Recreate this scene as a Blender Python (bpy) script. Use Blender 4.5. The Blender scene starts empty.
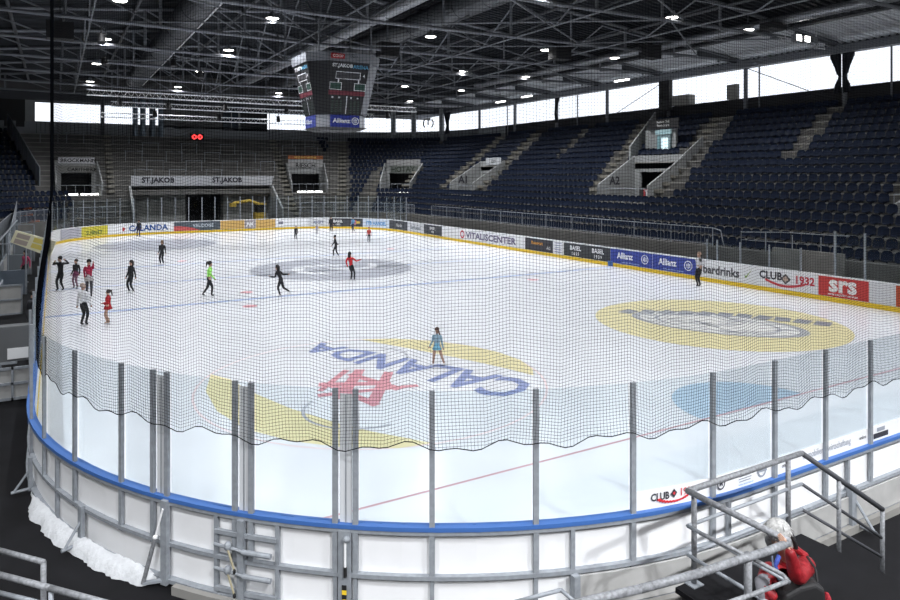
import bpy, bmesh, math, random
from mathutils import Vector, Matrix
random.seed(7)
C = bpy.context.scene.collection
PI = math.pi
# ------------------------------------------------------------------ camera numbers
F, CX, YH, YAW, CH, X0, Y0 = 673.2, 430.8, 176.3, .509, 5.312, .352, -5.94
SN, CS = math.sin(YAW), math.cos(YAW)
def at(px, py, d):
    u = (px-CX)/F
    return Vector((X0+d*(SN+CS*u), Y0+d*(CS-SN*u), CH-(py-YH)*d/F))
def pix(x, y, z=0):
    x -= X0; y -= Y0; d = x*SN+y*CS
    if d < .1: return (-9999, 0, .1)
    return CX+F*(x*CS-y*SN)/d, YH+F*(CH-z)/d, d
# ------------------------------------------------------------------ materials
MATS = {}
def mat(name, col, rough=.6, metal=0., noise=0., scale=8., bump=0., emit=None, spec=.5, col2=None):
    if name in MATS: return MATS[name]
    m = bpy.data.materials.new(name); m.use_nodes = True
    nt = m.node_tree; b = nt.nodes['Principled BSDF']
    b.inputs['Base Color'].default_value = (*col, 1); b.inputs['Roughness'].default_value = rough
    b.inputs['Metallic'].default_value = metal; b.inputs['Specular IOR Level'].default_value = spec
    if noise or bump:
        tc = nt.nodes.new('ShaderNodeTexCoord'); n = nt.nodes.new('ShaderNodeTexNoise')
        n.inputs['Scale'].default_value = scale; n.inputs['Detail'].default_value = 5
        nt.links.new(tc.outputs['Object'], n.inputs['Vector'])
        if noise:
            r = nt.nodes.new('ShaderNodeValToRGB')
            c2 = col2 or tuple(max(0, c*(1-noise)) for c in col)
            r.color_ramp.elements[0].color = (*c2, 1); r.color_ramp.elements[0].position = .3
            r.color_ramp.elements[1].color = (*[min(1, c*(1+noise*.4)) for c in col], 1); r.color_ramp.elements[1].position = .7
            nt.links.new(n.outputs['Fac'], r.inputs['Fac']); nt.links.new(r.outputs['Color'], b.inputs['Base Color'])
        if bump:
            bp = nt.nodes.new('ShaderNodeBump'); bp.inputs['Strength'].default_value = bump; bp.inputs['Distance'].default_value = .02
            nt.links.new(n.outputs['Fac'], bp.inputs['Height']); nt.links.new(bp.outputs['Normal'], b.inputs['Normal'])
    if emit:
        b.inputs['Emission Color'].default_value = (*emit[:3], 1); b.inputs['Emission Strength'].default_value = emit[3]
    MATS[name] = m; return m
def glass_mat(name, tint=(.93, .96, .97), gloss=.10):
    m = bpy.data.materials.new(name); m.use_nodes = True; nt = m.node_tree; nt.nodes.clear()
    o = nt.nodes.new('ShaderNodeOutputMaterial'); t = nt.nodes.new('ShaderNodeBsdfTransparent'); g = nt.nodes.new('ShaderNodeBsdfGlossy')
    t.inputs['Color'].default_value = (*tint, 1); g.inputs['Roughness'].default_value = .04
    lw = nt.nodes.new('ShaderNodeLayerWeight'); lw.inputs['Blend'].default_value = .25
    ma = nt.nodes.new('ShaderNodeMath'); ma.operation = 'MULTIPLY'; ma.inputs[1].default_value = gloss*3
    mx = nt.nodes.new('ShaderNodeMixShader')
    nt.links.new(lw.outputs['Fresnel'], ma.inputs[0]); nt.links.new(ma.outputs[0], mx.inputs['Fac'])
    nt.links.new(t.outputs[0], mx.inputs[1]); nt.links.new(g.outputs[0], mx.inputs[2]); nt.links.new(mx.outputs[0], o.inputs['Surface'])
    MATS[name] = m; return m
M_ICE = mat('ice', (.86, .885, .93), .22, noise=.05, scale=.6, bump=.02, spec=.35)
M_FLOOR = mat('asphalt_floor', (.007, .007, .0085), .8, noise=.45, scale=1.3, bump=.3, spec=.2)
M_CONC = mat('terrace_concrete', (.15, .148, .14), .85, noise=.25, scale=.9)
M_CONC_D = mat('dark_concrete', (.05, .05, .052), .85, noise=.3, scale=.8)
M_CONC_L = mat('light_concrete', (.24, .235, .22), .85, noise=.2, scale=1.5)
M_AISLE = mat('aisle_concrete', (.21, .20, .17), .85, noise=.25, scale=2.)
M_STAIRWALL = mat('painted_grey_wall', (.27, .28, .28), .7, noise=.12, scale=1.2)
M_SEAT = mat('navy_plastic', (.003, .009, .027), .5, spec=.18)
M_SEATBASE = mat('seat_bracket', (.06, .055, .055), .6)
M_ORANGE = mat('orange_plastic', (.5, .13, .03), .5)
M_HDPE = mat('white_board_plastic', (.86, .87, .88), .4, noise=.04, scale=2.)
M_HDPE_G = mat('dirty_board_plastic', (.42, .42, .41), .5, noise=.18, scale=2.5)
M_GALV = mat('galvanised_steel', (.30, .325, .355), .6, metal=.15, noise=.18, scale=14.)
M_GALVL = mat('bright_galvanised_rail', (.24, .25, .265), .6, metal=.15, noise=.45, scale=30.)
M_BLUE = mat('blue_cap', (.05, .14, .40), .5)
M_YEL = mat('yellow_kickplate', (.80, .55, .03), .5)
M_NET = mat('net_cord', (.004, .0045, .006), 1., spec=0.)
M_STEEL = mat('roof_steel', (.17, .18, .20), .55, metal=.2)
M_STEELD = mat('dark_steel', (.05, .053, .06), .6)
M_DECK = mat('roof_deck', (.018, .020, .024), .7, metal=.0, spec=.2)
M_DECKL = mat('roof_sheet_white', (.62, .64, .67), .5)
M_DUCT = mat('duct_sheet', (.06, .064, .07), .5, metal=.3)
M_DUCTL = mat('duct_sheet_light', (.28, .29, .31), .4, metal=.5)
M_ALU = mat('aluminium_truss', (.75, .76, .78), .4, metal=.3)
M_WALL = mat('hall_wall', (.10, .10, .10), .85, noise=.2, scale=.7)
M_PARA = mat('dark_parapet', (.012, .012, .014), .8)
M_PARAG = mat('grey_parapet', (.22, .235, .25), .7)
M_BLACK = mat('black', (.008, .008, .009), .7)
M_WHITE = mat('white_paint', (.82, .83, .84), .5)
M_LAMP = mat('lamp_glow', (1, 1, 1), emit=(1, .97, .92, 14))
M_TUBE = mat('tube_glow', (1, 1, 1), emit=(1, 1, .97, 6))
M_DOORGLOW = mat('lit_doorway', (.5, .6, .62), emit=(.72, .86, .92, .9))
M_SNOW = mat('scraped_snow', (.62, .64, .66), .9, noise=.08, scale=14., bump=1.)
M_CURTAIN = mat('dark_curtain', (.02, .022, .03), .9)
GL = glass_mat('shield_glass', gloss=.055); GLW = glass_mat('window_glass', (.97, .98, 1), .05)
def M(c, name=None, rough=.75): return mat(name or 'c_%02x%02x%02x' % tuple(int(v*255) for v in c), c, rough)
# ------------------------------------------------------------------ mesh helpers
class MB:
    def __init__(s): s.v = []; s.f = []; s.m = []; s.mats = []
    def mi(s, m):
        if m is None: return 0
        if m not in s.mats: s.mats.append(m)
        return s.mats.index(m)
    def add(s, vs, fs, m=None):
        b = len(s.v); s.v += [tuple(v) for v in vs]; k = s.mi(m)
        for f in fs: s.f.append([b+i for i in f]); s.m.append(k)
    def box(s, c, d, rz=0, m=None, rot=None):
        R = rot or Matrix.Rotation(rz, 3, 'Z'); vs = []
        for z in (-.5, .5):
            for x, y in ((-.5, -.5), (.5, -.5), (.5, .5), (-.5, .5)):
                vs.append(Vector(c)+R@Vector((x*d[0], y*d[1], z*d[2])))
        s.add(vs, [(3,2,1,0), (4,5,6,7), (0,1,5,4), (1,2,6,5), (2,3,7,6), (3,0,4,7)], m)
    def tube(s, a, b, r, n=8, m=None, r2=None, cap=True):
        a = Vector(a); b = Vector(b); d = (b-a)
        if d.length < 1e-6: return
        d.normalize(); r2 = r if r2 is None else r2
        u = d.cross(Vector((0, 0, 1)));
        if u.length < .01: u = Vector((1, 0, 0))
        u.normalize(); w = d.cross(u)
        vs = [a+(u*math.cos(2*PI*i/n)+w*math.sin(2*PI*i/n))*r for i in range(n)]+[b+(u*math.cos(2*PI*i/n)+w*math.sin(2*PI*i/n))*r2 for i in range(n)]
        fs = [(i, (i+1) % n, n+(i+1) % n, n+i) for i in range(n)]
        if cap: fs += [tuple(range(n-1, -1, -1)), tuple(range(n, 2*n))]
        s.add(vs, fs, m)
    def poly(s, pts, r, n=8, m=None):
        for a, b in zip(pts, pts[1:]): s.tube(a, b, r, n, m)
        for p in pts[1:-1]: s.ball(p, (r, r, r), 6, 4, m)
    def ball(s, c, r, n=10, k=6, m=None, R=None):
        vs = []; c = Vector(c); R = R or Matrix.Identity(3)
        for j in range(k+1):
            t = PI*j/k
            for i in range(n): vs.append(c+R@Vector((r[0]*math.sin(t)*math.cos(2*PI*i/n), r[1]*math.sin(t)*math.sin(2*PI*i/n), r[2]*math.cos(t))))
        s.add(vs, [(j*n+i, (j+1)*n+i, (j+1)*n+(i+1) % n, j*n+(i+1) % n) for j in range(k) for i in range(n)], m)
    def prism(s, pts, off, m=None):            # polygon pts (3d) extruded by vector off
        n = len(pts); off = Vector(off)
        s.add([Vector(p) for p in pts]+[Vector(p)+off for p in pts],
              [tuple(range(n-1, -1, -1)), tuple(range(n, 2*n))]+[(i, (i+1) % n, n+(i+1) % n, n+i) for i in range(n)], m)
    def lathe(s, c, prof, n=14, m=None):
        vs = [(c[0]+r*math.cos(2*PI*i/n), c[1]+r*math.sin(2*PI*i/n), c[2]+z) for r, z in prof for i in range(n)]
        s.add(vs, [(j*n+i, j*n+(i+1) % n, (j+1)*n+(i+1) % n, (j+1)*n+i) for j in range(len(prof)-1) for i in range(n)], m)
    def sweep(s, fa, ts, o0, o1, z0, z1, m=None):  # box section along path fa(t,o)->(x,y)
        vs = []
        for t in ts:
            a = fa(t, o0); b = fa(t, o1)
            vs += [(a[0], a[1], z0), (b[0], b[1], z0), (b[0], b[1], z1), (a[0], a[1], z1)]
        fs = []
        for k in range(len(ts)-1):
            q = 4*k
            for i in range(4): fs.append((q+i, q+(i+1) % 4, q+4+(i+1) % 4, q+4+i))
        q = 4*(len(ts)-1); fs += [(3, 2, 1, 0), (q, q+1, q+2, q+3)]
        s.add(vs, fs, m)
    def build(s, name, m=None, parent=None, smooth=False):
        me = bpy.data.meshes.new(name); me.from_pydata(s.v, [], s.f); me.validate()
        if s.mats and m is None:
            for x in s.mats: me.materials.append(x)
            if len(me.polygons) == len(s.m): me.polygons.foreach_set('material_index', s.m)
        else: me.materials.append(m or s.mats[0])
        bm = bmesh.new(); bm.from_mesh(me); bmesh.ops.recalc_face_normals(bm, faces=bm.faces); bm.to_mesh(me); bm.free()
        if smooth: me.polygons.foreach_set('use_smooth', [True]*len(me.polygons))
        o = bpy.data.objects.new(name, me); C.objects.link(o)
        if parent: o.parent = parent; o.matrix_parent_inverse = parent.matrix_world.inverted() if False else Matrix.Identity(4)
        return o
def tag(o, label, cat, group=None):
    o['label'] = label; o['category'] = cat
    if group: o['group'] = group
    return o
def struct(o, label=None):
    o['kind'] = 'structure'
    if label: o['label'] = label
    return o
def thing(name, label, cat, loc=(0, 0, 0), group=None, rz=0):
    o = bpy.data.objects.new(name, None); C.objects.link(o); o.location = loc; o.rotation_euler.z = rz; o.empty_display_size = .2
    return tag(o, label, cat, group)
def sub(o, parent, base):                      # world-built mesh attached under an Empty standing at `base`
    o.parent = parent; o.data.transform(Matrix.Translation(-Vector(base))); return o
def lin(a, b, step):
    n = max(1, int(math.ceil(abs(b-a)/step))); return [a+(b-a)*i/n for i in range(n+1)]
# ------------------------------------------------------------------ paths
W, L, R = 29.08, 60.2, 8.68
Q = PI*R/2; PW, PL = W-2*R, L-2*R; TOT = 2*PW+2*PL+4*Q
def rinkn(s, o=0.):
    s = s % TOT
    if s > TOT-PW-1e-9: return (R+TOT-s, -o, 0, -1)
    if s <= Q: a = -PI/2-s/R; c = (R, R)
    elif s <= Q+PL: return (-o, R+s-Q, -1, 0)
    elif s <= 2*Q+PL: a = PI-(s-Q-PL)/R; c = (R, L-R)
    elif s <= 2*Q+PL+PW: return (R+s-2*Q-PL, L+o, 0, 1)
    elif s <= 3*Q+PL+PW: a = PI/2-(s-2*Q-PL-PW)/R; c = (W-R, L-R)
    elif s <= 3*Q+2*PL+PW: return (W+o, L-R-(s-3*Q-PL-PW), 1, 0)
    else: a = -(s-3*Q-2*PL-PW)/R; c = (W-R, R)
    return (c[0]+(R+o)*math.cos(a), c[1]+(R+o)*math.sin(a), math.cos(a), math.sin(a))
def rink(s, o=0.): return rinkn(s, o)[:2]
def P3(s, o, z): p = rink(s, o); return Vector((p[0], p[1], z))
# seating bowl: u 0..1 right side, 1..2 far right corner, 2..3 far side, 3..4 far left corner, 4..5 left side
def bowl(u, o):
    r = R+.3*o; u = max(0, min(5, u))
    if u <= 1: ya = -12.; yb = L+o-r; return (W+o, ya+(yb-ya)*u)
    if u <= 2: a = (u-1)*PI/2; return (W+o-r+r*math.cos(a), L+o-r+r*math.sin(a))
    if u <= 3: xa = W+o-r; xb = -o+r; return (xa+(xb-xa)*(u-2), L+o)
    if u <= 4: a = PI/2+(u-3)*PI/2; return (-o+r+r*math.cos(a), L+o-r+r*math.sin(a))
    ya = L+o-r; return (-o, ya+(20.-ya)*(u-4))
UG = [i/400. for i in range(2001)]
_bc = {}
def bowl_poly(o):
    k = round(o, 3)
    if k not in _bc: _bc[k] = [bowl(u, o) for u in UG]
    return _bc[k]
def unear(x, y, o):
    P = bowl_poly(o); i = min(range(len(P)), key=lambda i: (P[i][0]-x)**2+(P[i][1]-y)**2)
    best = UG[i]; lo, hi = max(0, best-.0025), min(5, best+.0025)
    for _ in range(18):
        a = lo+(hi-lo)/3; b = hi-(hi-lo)/3
        pa = bowl(a, o); pb = bowl(b, o)
        if (pa[0]-x)**2+(pa[1]-y)**2 < (pb[0]-x)**2+(pb[1]-y)**2: hi = b
        else: lo = a
    return (lo+hi)/2
# ------------------------------------------------------------------ text
def text_mesh(body, height, bold=0., squeeze=1.):
    cu = bpy.data.curves.new('lettering', 'FONT'); cu.body = body; cu.size = 1; cu.align_x = 'CENTER'; cu.align_y = 'CENTER'
    cu.offset = bold; cu.resolution_u = 2
    o = bpy.data.objects.new('lettering', cu); C.objects.link(o)
    dg = bpy.context.evaluated_depsgraph_get(); ev = o.evaluated_get(dg); me = ev.to_mesh()
    vs = [v.co.copy() for v in me.vertices]; fs = [tuple(p.vertices) for p in me.polygons]
    ev.to_mesh_clear(); bpy.data.objects.remove(o); bpy.data.curves.remove(cu)
    if not vs: return [], []
    y0 = min(v.y for v in vs); y1 = max(v.y for v in vs); x0 = min(v.x for v in vs); x1 = max(v.x for v in vs)
    k = height/.72
    vs = [Vector(((v.x-(x0+x1)/2)*k*squeeze, (v.y-(y0+y1)/2)*k, 0)) for v in vs]
    return vs, fs
def text_path(mb, body, s, z, height, o, m, sgn=1, bold=.015, squeeze=1., slope=0.):
    vs, fs = text_mesh(body, height, bold, squeeze)
    mb.add([P3(s+sgn*v.x, o, z+v.y+slope*v.x) for v in vs], fs, m)
def text_frame(mb, body, c, ux, uy, height, m, bold=.015, squeeze=1.):
    vs, fs = text_mesh(body, height, bold, squeeze); c = Vector(c); ux = Vector(ux).normalized(); uy = Vector(uy).normalized()
    mb.add([c+ux*v.x+uy*v.y for v in vs], fs, m)
def ring(mb, c, ux, uy, r0, r1, m, n=24, a0=0, a1=2*PI):
    c = Vector(c); ux = Vector(ux).normalized(); uy = Vector(uy).normalized(); vs = []
    for i in range(n+1):
        a = a0+(a1-a0)*i/n; d = ux*math.cos(a)+uy*math.sin(a); vs += [c+d*r0, c+d*r1]
    mb.add(vs, [(2*i, 2*i+1, 2*i+3, 2*i+2) for i in range(n)], m)
# ================================================================== ICE
def flat(pts, z, name, m, parent, label=None):
    mb = MB(); mb.add([(x, y, z) for x, y in pts], [tuple(range(len(pts)))], m); o = mb.build(name, m, parent)
    if label: o['label'] = label
    return o
mb = MB(); pts = [rink(s, .02) for s in lin(0, TOT, .5)[:-1]]
mb.prism([(x, y, -.06) for x, y in pts], (0, 0, .06), M_ICE)
ice = struct(mb.build('floor_ice', M_ICE), 'white ice sheet of the rink with painted lines and logos')
M_PB = mat('painted_blue_line', (.30, .40, .66), .3); M_PR = mat('painted_red_line', (.60, .36, .40), .3)
M_PG = mat('painted_grey', (.44, .46, .52), .3); M_PY = mat('painted_yellow', (.80, .73, .42), .3, noise=.06, scale=1.5)
M_PLB = mat('painted_pale_blue', (.47, .62, .76), .3); M_PTB = mat('painted_logo_blue', (.27, .33, .58), .3); M_PRD = mat('painted_logo_red', (.70, .33, .38), .3)
M_PGD = mat('painted_dark_grey', (.26, .28, .33), .3)
def gl(y, w, m, lab, z=.002):
    k = 0
    if y < R: k = R-math.sqrt(R*R-(R-y)**2)
    flat([(k, y-w/2), (W-k, y-w/2), (W-k, y+w/2), (k, y+w/2)], z, 'painted_line', m, ice, lab)
gl(4.0, .06, M_PR, 'thin red goal line'); gl(L-4, .06, M_PR, 'thin red far goal line')
gl(23.3, .28, M_PB, 'blue line nearer the camera'); gl(L-23.3, .28, M_PB, 'blue line further off'); gl(L/2, .22, M_PB, 'centre line')
def disc(c, r, n=48, a0=0, a1=2*PI, ry=None): return [(c[0]+r*math.cos(a0+(a1-a0)*i/n), c[1]+(ry or r)*math.sin(a0+(a1-a0)*i/n)) for i in range(n)]
def ringo(c, r, w, m, z, name='painted_circle'):
    mb = MB(); ring(mb, (c[0], c[1], z), (1, 0, 0), (0, 1, 0), r-w/2, r+w/2, m, 48); return mb.build(name, m, ice)
cc = (14.3, 30.8)
flat(disc(cc, 4.6), .002, 'centre_circle_logo', M_PG, ice, 'grey disc logo on the centre circle')
mb = MB(); ring(mb, (cc[0]-.4, cc[1]-.2, .004), (1, .3, 0), (-.3, 1, 0), 1.3, 2.0, M_ICE, 24, .4, 4.2); ring(mb, (cc[0]+1.3, cc[1]+.5, .004), (1, 0, 0), (0, 1, 0), 1.2, 1.7, M_ICE, 24, 3.4, 6.6)
mb.build('painted_swirl', M_ICE, ice)
flat(disc((7.3, 50.2), 4.4), .002, 'faceoff_circle_logo', M_PG, ice, 'grey disc logo on the far left circle')
flat(disc((21.8, 50.2), 4.4), .002, 'faceoff_circle_logo', mat('painted_faint', (.74, .76, .80), .3), ice)
ringo((7.6, 10.1), 4.45, .06, mat('painted_faint_red', (.80, .66, .68), .3), .0015)
for x, y in ((7.3, 21.7), (21.8, 21.7), (7.3, 38.5), (21.8, 38.5), (8.0, 25.1)): flat(disc((x, y), .3, 20), .003, 'faceoff_spot', M_PRD, ice)
# right end circle: yellow badge with grey portrait-free lettering marks
yc_ = (21.5, 10.5)
flat(disc(yc_, 4.3), .002, 'round_badge', M_PY, ice, 'yellow round badge with grey lettering')
mb = MB()
ux, uy = Vector((-.45, .9, 0)).normalized(), Vector((-.9, -.45, 0)).normalized()
for k in range(11):     # dark block letters along the upper rim of the badge, worn and unreadable
    p = Vector((24.6, 8.4, .004))+(Vector((20.1, 13.4, .004))-Vector((24.6, 8.4, .004)))*(k/10.)+Vector((.9, .45, 0))*(-.1+.6*math.sin(PI*k/10.))
    mb.box(p, (.52, .8, .0015), rz=math.atan2(ux.y, ux.x)+random.uniform(-.2, .2))
mb.build('badge_lettering', M_PGD, ice)
mb = MB()
c3 = Vector((yc_[0]-.3, yc_[1]-.2, .0035)); rr_ = Matrix.Rotation(math.atan2(ux.y, ux.x), 3, 'Z')
mb.add([c3+rr_@Vector((3.0*math.cos(a), 1.75*math.sin(a), 0)) for a in lin(0, 2*PI, .15)[:-1]], [tuple(range(42))], None)
mb.build('badge_centre', mat('painted_badge_white', (.78, .78, .76), .3), ice)
mb = MB()
for k in range(34):
    a = random.uniform(0, 2*PI); q = random.uniform(.15, .95); p = c3+Vector((0, 0, .002))+rr_@Vector((2.8*q*math.cos(a), 1.6*q*math.sin(a), 0))
    mb.box(p, (random.uniform(.3, 1.2), random.uniform(.05, .13), .001), rz=math.atan2(ux.y, ux.x)+random.uniform(-.7, .7))
for sc_, w in ((1., .10), (.72, .07)):
    n = 30; vs = []
    for i in range(n+1):
        a = 2*PI*i/n; d = rr_@Vector((3.0*sc_*math.cos(a), 1.75*sc_*math.sin(a), 0)); vs += [c3+d+Vector((0, 0, .002)), c3+d*(1-w)+Vector((0, 0, .002))]
    mb.add(vs, [(2*i, 2*i+1, 2*i+3, 2*i+2) for i in range(n)])
mb.build('badge_drawing', mat('painted_mid_grey', (.40, .42, .46), .3), ice)
# CALANDA logo, upside down from the camera
def smooth_poly(pts, z, name, m, lab=None): return flat(pts, z, name, m, ice, lab)
smooth_poly([(9.05, 14.3), (10.1, 13.85), (11.0, 13.0), (11.7, 11.9), (12.05, 10.8), (12.1, 9.8), (11.85, 8.9), (11.49, 8.4), (11.3, 9.1), (10.95, 10.1), (10.45, 11.3), (9.85, 12.6), (9.35, 13.6)], .002, 'logo_crescent', M_PY, 'upper yellow crescent')
smooth_poly([(4.0, 12.7), (3.6, 11.3), (3.55, 9.7), (3.85, 8.3), (4.5, 7.2), (5.3, 6.4), (6.2, 5.85), (6.9, 5.75), (6.6, 6.2), (6.1, 6.9), (5.55, 7.9), (5.05, 9.1), (4.6, 10.6), (4.35, 12.0)], .002, 'logo_crescent', M_PY, 'lower yellow crescent')
mb = MB(); tx = Vector((7.75-10.75, 14.2-7.7, 0)).normalized(); ty = Vector((-tx.y, tx.x, 0))
vs, fs = text_mesh('CALANDA', 1.45, .025, 1.0)
xs = [v.x for v in vs]; kx = 7.2/(max(xs)-min(xs)); x1 = min(xs)
mb.add([Vector((8.9, 10.9, .004))+tx*(v.x*kx*1.05)+ty*(v.y*(1.15-.45*(v.x-x1)*kx/7.2)) for v in vs], fs)
o = mb.build('logo_lettering', M_PTB, ice); o['label'] = 'blue CALANDA lettering upside down from the camera'
mb = MB()
for a, b, c_ in (((7.6, 11.2), (6.3, 9.1), .22), ((8.2, 10.6), (6.9, 8.5), .2), ((7.9, 9.7), (6.2, 10.4), .2), ((8.4, 9.2), (5.9, 9.6), .15), ((7.2, 10.9), (7.9, 9.1), .18), ((6.4, 10.3), (6.9, 8.3), .16), ((6.1, 9.9), (7.3, 11.3), .12)):
    d = Vector((b[0]-a[0], b[1]-a[1], 0)); n = Vector((-d.y, d.x, 0)).normalized()*c_
    zq = .0030+.0006*(a[0]*7 % 5); a3 = Vector((*a, zq)); b3 = Vector((*b, zq)); mb.add([a3-n*.3, a3+n, b3+n*.6, b3-n], [(0, 1, 2, 3)])
o = mb.build('logo_mountain', M_PRD, ice); o['label'] = 'red strokes of the mountain emblem'
mb = MB(); ring(mb, (6.4, 8.3, .003), tx, ty, 1.2, 1.28, None, 24, .2, 2.9); ring(mb, (8.5, 12.2, .003), tx, ty, 1.0, 1.07, None, 24, 3.2, 5.2)
mb.build('logo_outline', M_PG, ice)
flat([(14.5-1.8, 4.03)]+[(14.5-1.8*math.cos(PI*i/20), 4.03+1.8*math.sin(PI*i/20)) for i in range(1, 20)]+[(14.5+1.8, 4.03)], .0025, 'goal_crease', M_PLB, ice, 'pale blue half-round goal crease')
# ================================================================== BOARDS
BH = 1.108
GALVP = (.085, .06)
def post(name, s, z0, z1, parent, w=.066, dp=.045, o=.07, m=M_GALV):
    x, y, nx, ny = rinkn(s, o); mb = MB(); mb.box((x, y, (z0+z1)/2), (w, dp, z1-z0), rz=math.atan2(ny, nx)+PI/2)
    return mb.build(name, m, parent)
def pane(s0, s1, z0, z1, parent, o=.02, m=GL):
    mb = MB(); mb.sweep(rink, lin(s0, s1, .4), o, o+.012, z0, z1); return mb.build('glass_pane', m, parent)
def boards(name, label, s0, s1, outer=True, kick=True, zk=.2):
    t = thing(name, label, 'boards')
    mb = MB(); mb.sweep(rink, lin(s0, s1, .45), .0, .03, .02, BH-.05); mb.build('board_panel', M_HDPE, t)
    mb = MB(); mb.sweep(rink, lin(s0, s1, .45), -.02, .11, BH-.05, BH); mb.build('cap_rail', M_BLUE if outer else M_WHITE, t)['label'] = 'blue cap rail' if outer else 'white cap rail'
    mb = MB(); mb.sweep(rink, lin(s0, s1, .45), -.015, -.001, .0, zk); mb.build('kick_plate', M_YEL, t)['label'] = 'yellow kick plate'
    mb = MB(); mb.sweep(rink, lin(s0, s1, .45), .03, .10, BH-.10, BH-.052); mb.sweep(rink, lin(s0, s1, .45), .03, .10, .47, .52); mb.sweep(rink, lin(s0, s1, .45), .03, .12, .0, .05)
    mb.build('frame_rail', M_GALV, t); return t
near = boards('rink_boards', 'curved white dasher boards with glass across the near end of the rink', -11.7, 13.0)
ps = [12.6, 11.48, 10.2, 9.0, 8.37, 8.12, 7.05, 6.82, 5.72, 5.47, 4.55, 3.3, 2.03, .79, -.45, -1.66, -2.86, -3.66-.35, -5.2, -6.4, -7.6, -8.8, -10, -11.2]
GT = 2.72
for i, s in enumerate(ps): post('post', s, .47 if 5.4 < s < 7.2 or s < 5 else .45, GT+.02, near)
for a, b in zip(ps, ps[1:]): pane(b+.04, a-.04, BH, GT, near)
for s in (10.84, 7.32, 6.46, 2.84, .51, -2.23, -4.6, -7): post('frame_upright', s, .03, BH-.06, near, .05, .05, .07)
for s in ps[2:-2]: post('board_stud', s, .03, .5, near, .05, .04, .06) if s not in (7.05, 6.82) and not 8.2 < s < 12 else None
# grey lower skirt at the right part and pale lower panels
mb = MB(); mb.sweep(rink, lin(-11.7, 2.84, .45), .105, .135, .06, .46); mb.build('lower_skirt', M_HDPE_G, near)['label'] = 'grey lower skirt panels'
for s, w in ((8.245, .16), (6.935, .14), (5.595, .15)):    # narrow clear gate edge strips
    mb = MB(); mb.sweep(rink, lin(s-w/2, s+w/2, .2), .035, .045, BH, GT-.05); mb.build('edge_strip', mat('clear_edge_plastic', (.62, .64, .66), .3), near)
    mb = MB(); mb.sweep(rink, [s-.006, s+.006], .05, .056, BH, GT-.06); mb.build('edge_seam', M_GALV, near)
# gates with latches
g = bpy.data.objects.new('gate', None); C.objects.link(g); g.parent = near; g['label'] = 'narrow gate with two tube latches'
mb = MB()
mb.sweep(rink, [6.46, 6.9, 7.32], .07, .12, .80, .85); mb.sweep(rink, [6.46, 6.9, 7.32], .07, .12, .08, .13)
x, y, nx, ny = rinkn(6.935, .11); mb.box((x, y, .5), (.09, .07, 1.05), rz=math.atan2(ny, nx)+PI/2)
mb.build('gate_frame', M_GALV, g)
for z in (.66, .36):
    mb = MB(); mb.tube(P3(6.50, .17, z), P3(6.88, .17, z), .033, 10); mb.tube(P3(6.88, .17, z), P3(7.1, .17, z+.04), .018, 8); mb.tube(P3(7.0, .17, z+.02), P3(7.3, .14, z+.02), .022, 8)
    mb.ball(P3(7.08, .18, z+.05), (.05, .05, .06), 8, 6)
    lt = mb.build('latch', M_GALV, g)
    mb = MB(); mb.tube(P3(7.07, .2, z+.03), P3(6.95, .24, z-.2), .014, 8, mat('handle_tan', (.30, .27, .18), .6)); mb.ball(P3(6.95, .24, z-.21), (.02, .02, .035), 8, 5, M_BLACK); mb.build('latch_handle', None, g)
# folding strut at the 8.2 gate and cylinder at 5.6
g = bpy.data.objects.new('gate_strut', None); C.objects.link(g); g.parent = near
base = at(143, 592, 8.75); base.z = .02; top = P3(8.1, .16, .98); mid = base.lerp(top, .62)
mb = MB(); mb.tube(base, mid, .028, 10); mb.build('strut_tube', M_GALVL, g)
mb = MB(); mb.tube(mid, top, .014, 8); mb.ball(mid, (.035, .035, .03), 8, 5, M_BLACK); mb.build('strut_rod', M_WHITE, g)
mb = MB(); mb.box((base+P3(8.1, .1, .03))/2, ((base-P3(8.1, .1, .03)).length, .06, .03), rz=math.atan2((P3(8.1, .1, 0)-base).y, (P3(8.1, .1, 0)-base).x)); mb.build('strut_foot', M_GALV, g)
mb = MB(); x, y, nx, ny = rinkn(8.1, .12); mb.box((x, y, .53), (.1, .07, 1.1), rz=math.atan2(ny, nx)+PI/2); mb.build('gate_post', M_GALV, near)
mb = MB(); mb.tube(P3(5.58, .14, .98), P3(5.58, .14, .62), .016, 8, M_WHITE); mb.tube(P3(5.58, .14, .62), P3(5.58, .14, .5), .022, 8, M_BLACK); mb.ball(P3(5.56, .15, .96), (.05, .04, .04), 8, 6, M_GALV); mb.build('gas_spring', None, near)
mb = MB(); x, y, nx, ny = rinkn(5.595, .09); rz = math.atan2(ny, nx)+PI/2
mb.box((x, y, .53), (.16, .04, 1.0), rz=rz, m=M_GALV)
x, y, nx, ny = rinkn(5.595, .125)
for k in range(7): mb.box((x, y, .03+.055*k), (.055, .012, .055), rz=rz, m=(M_YEL if k % 2 else M_BLACK))
mb.build('hazard_strip', None, near)['label'] = 'yellow and black hazard tape strip'
# foot brackets with braces at the left outside
for s in (12.3, 9.9):
    mb = MB(); x, y, nx, ny = rinkn(s, .12); mb.box((x, y, .28), (.09, .06, .56), rz=math.atan2(ny, nx)+PI/2); p = P3(s, .12, .35)
    mb.tube(p, P3(s, .36, .02), .02, 6); mb.tube(P3(s, .12, .02), P3(s, .40, .02), .025, 6); mb.build('foot_bracket', M_GALV, near)
mb = MB(); x, y, nx, ny = rinkn(-2.2, .15); mb.box((x, y, .32), (.12, .08, .62), rz=math.atan2(ny, nx)+PI/2); mb.tube(P3(-2.25, .18, .4), P3(-2.3, .42, .02), .022, 6); mb.tube(P3(-2.3, .18, .02), P3(-2.3, .45, .02), .025, 6); mb.build('foot_bracket', M_GALV, near)
mb = MB(); mb.box(P3(2.84, .17, .25), (.09, .07, .5)); mb.build('foot_bracket', M_GALV, near)
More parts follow.
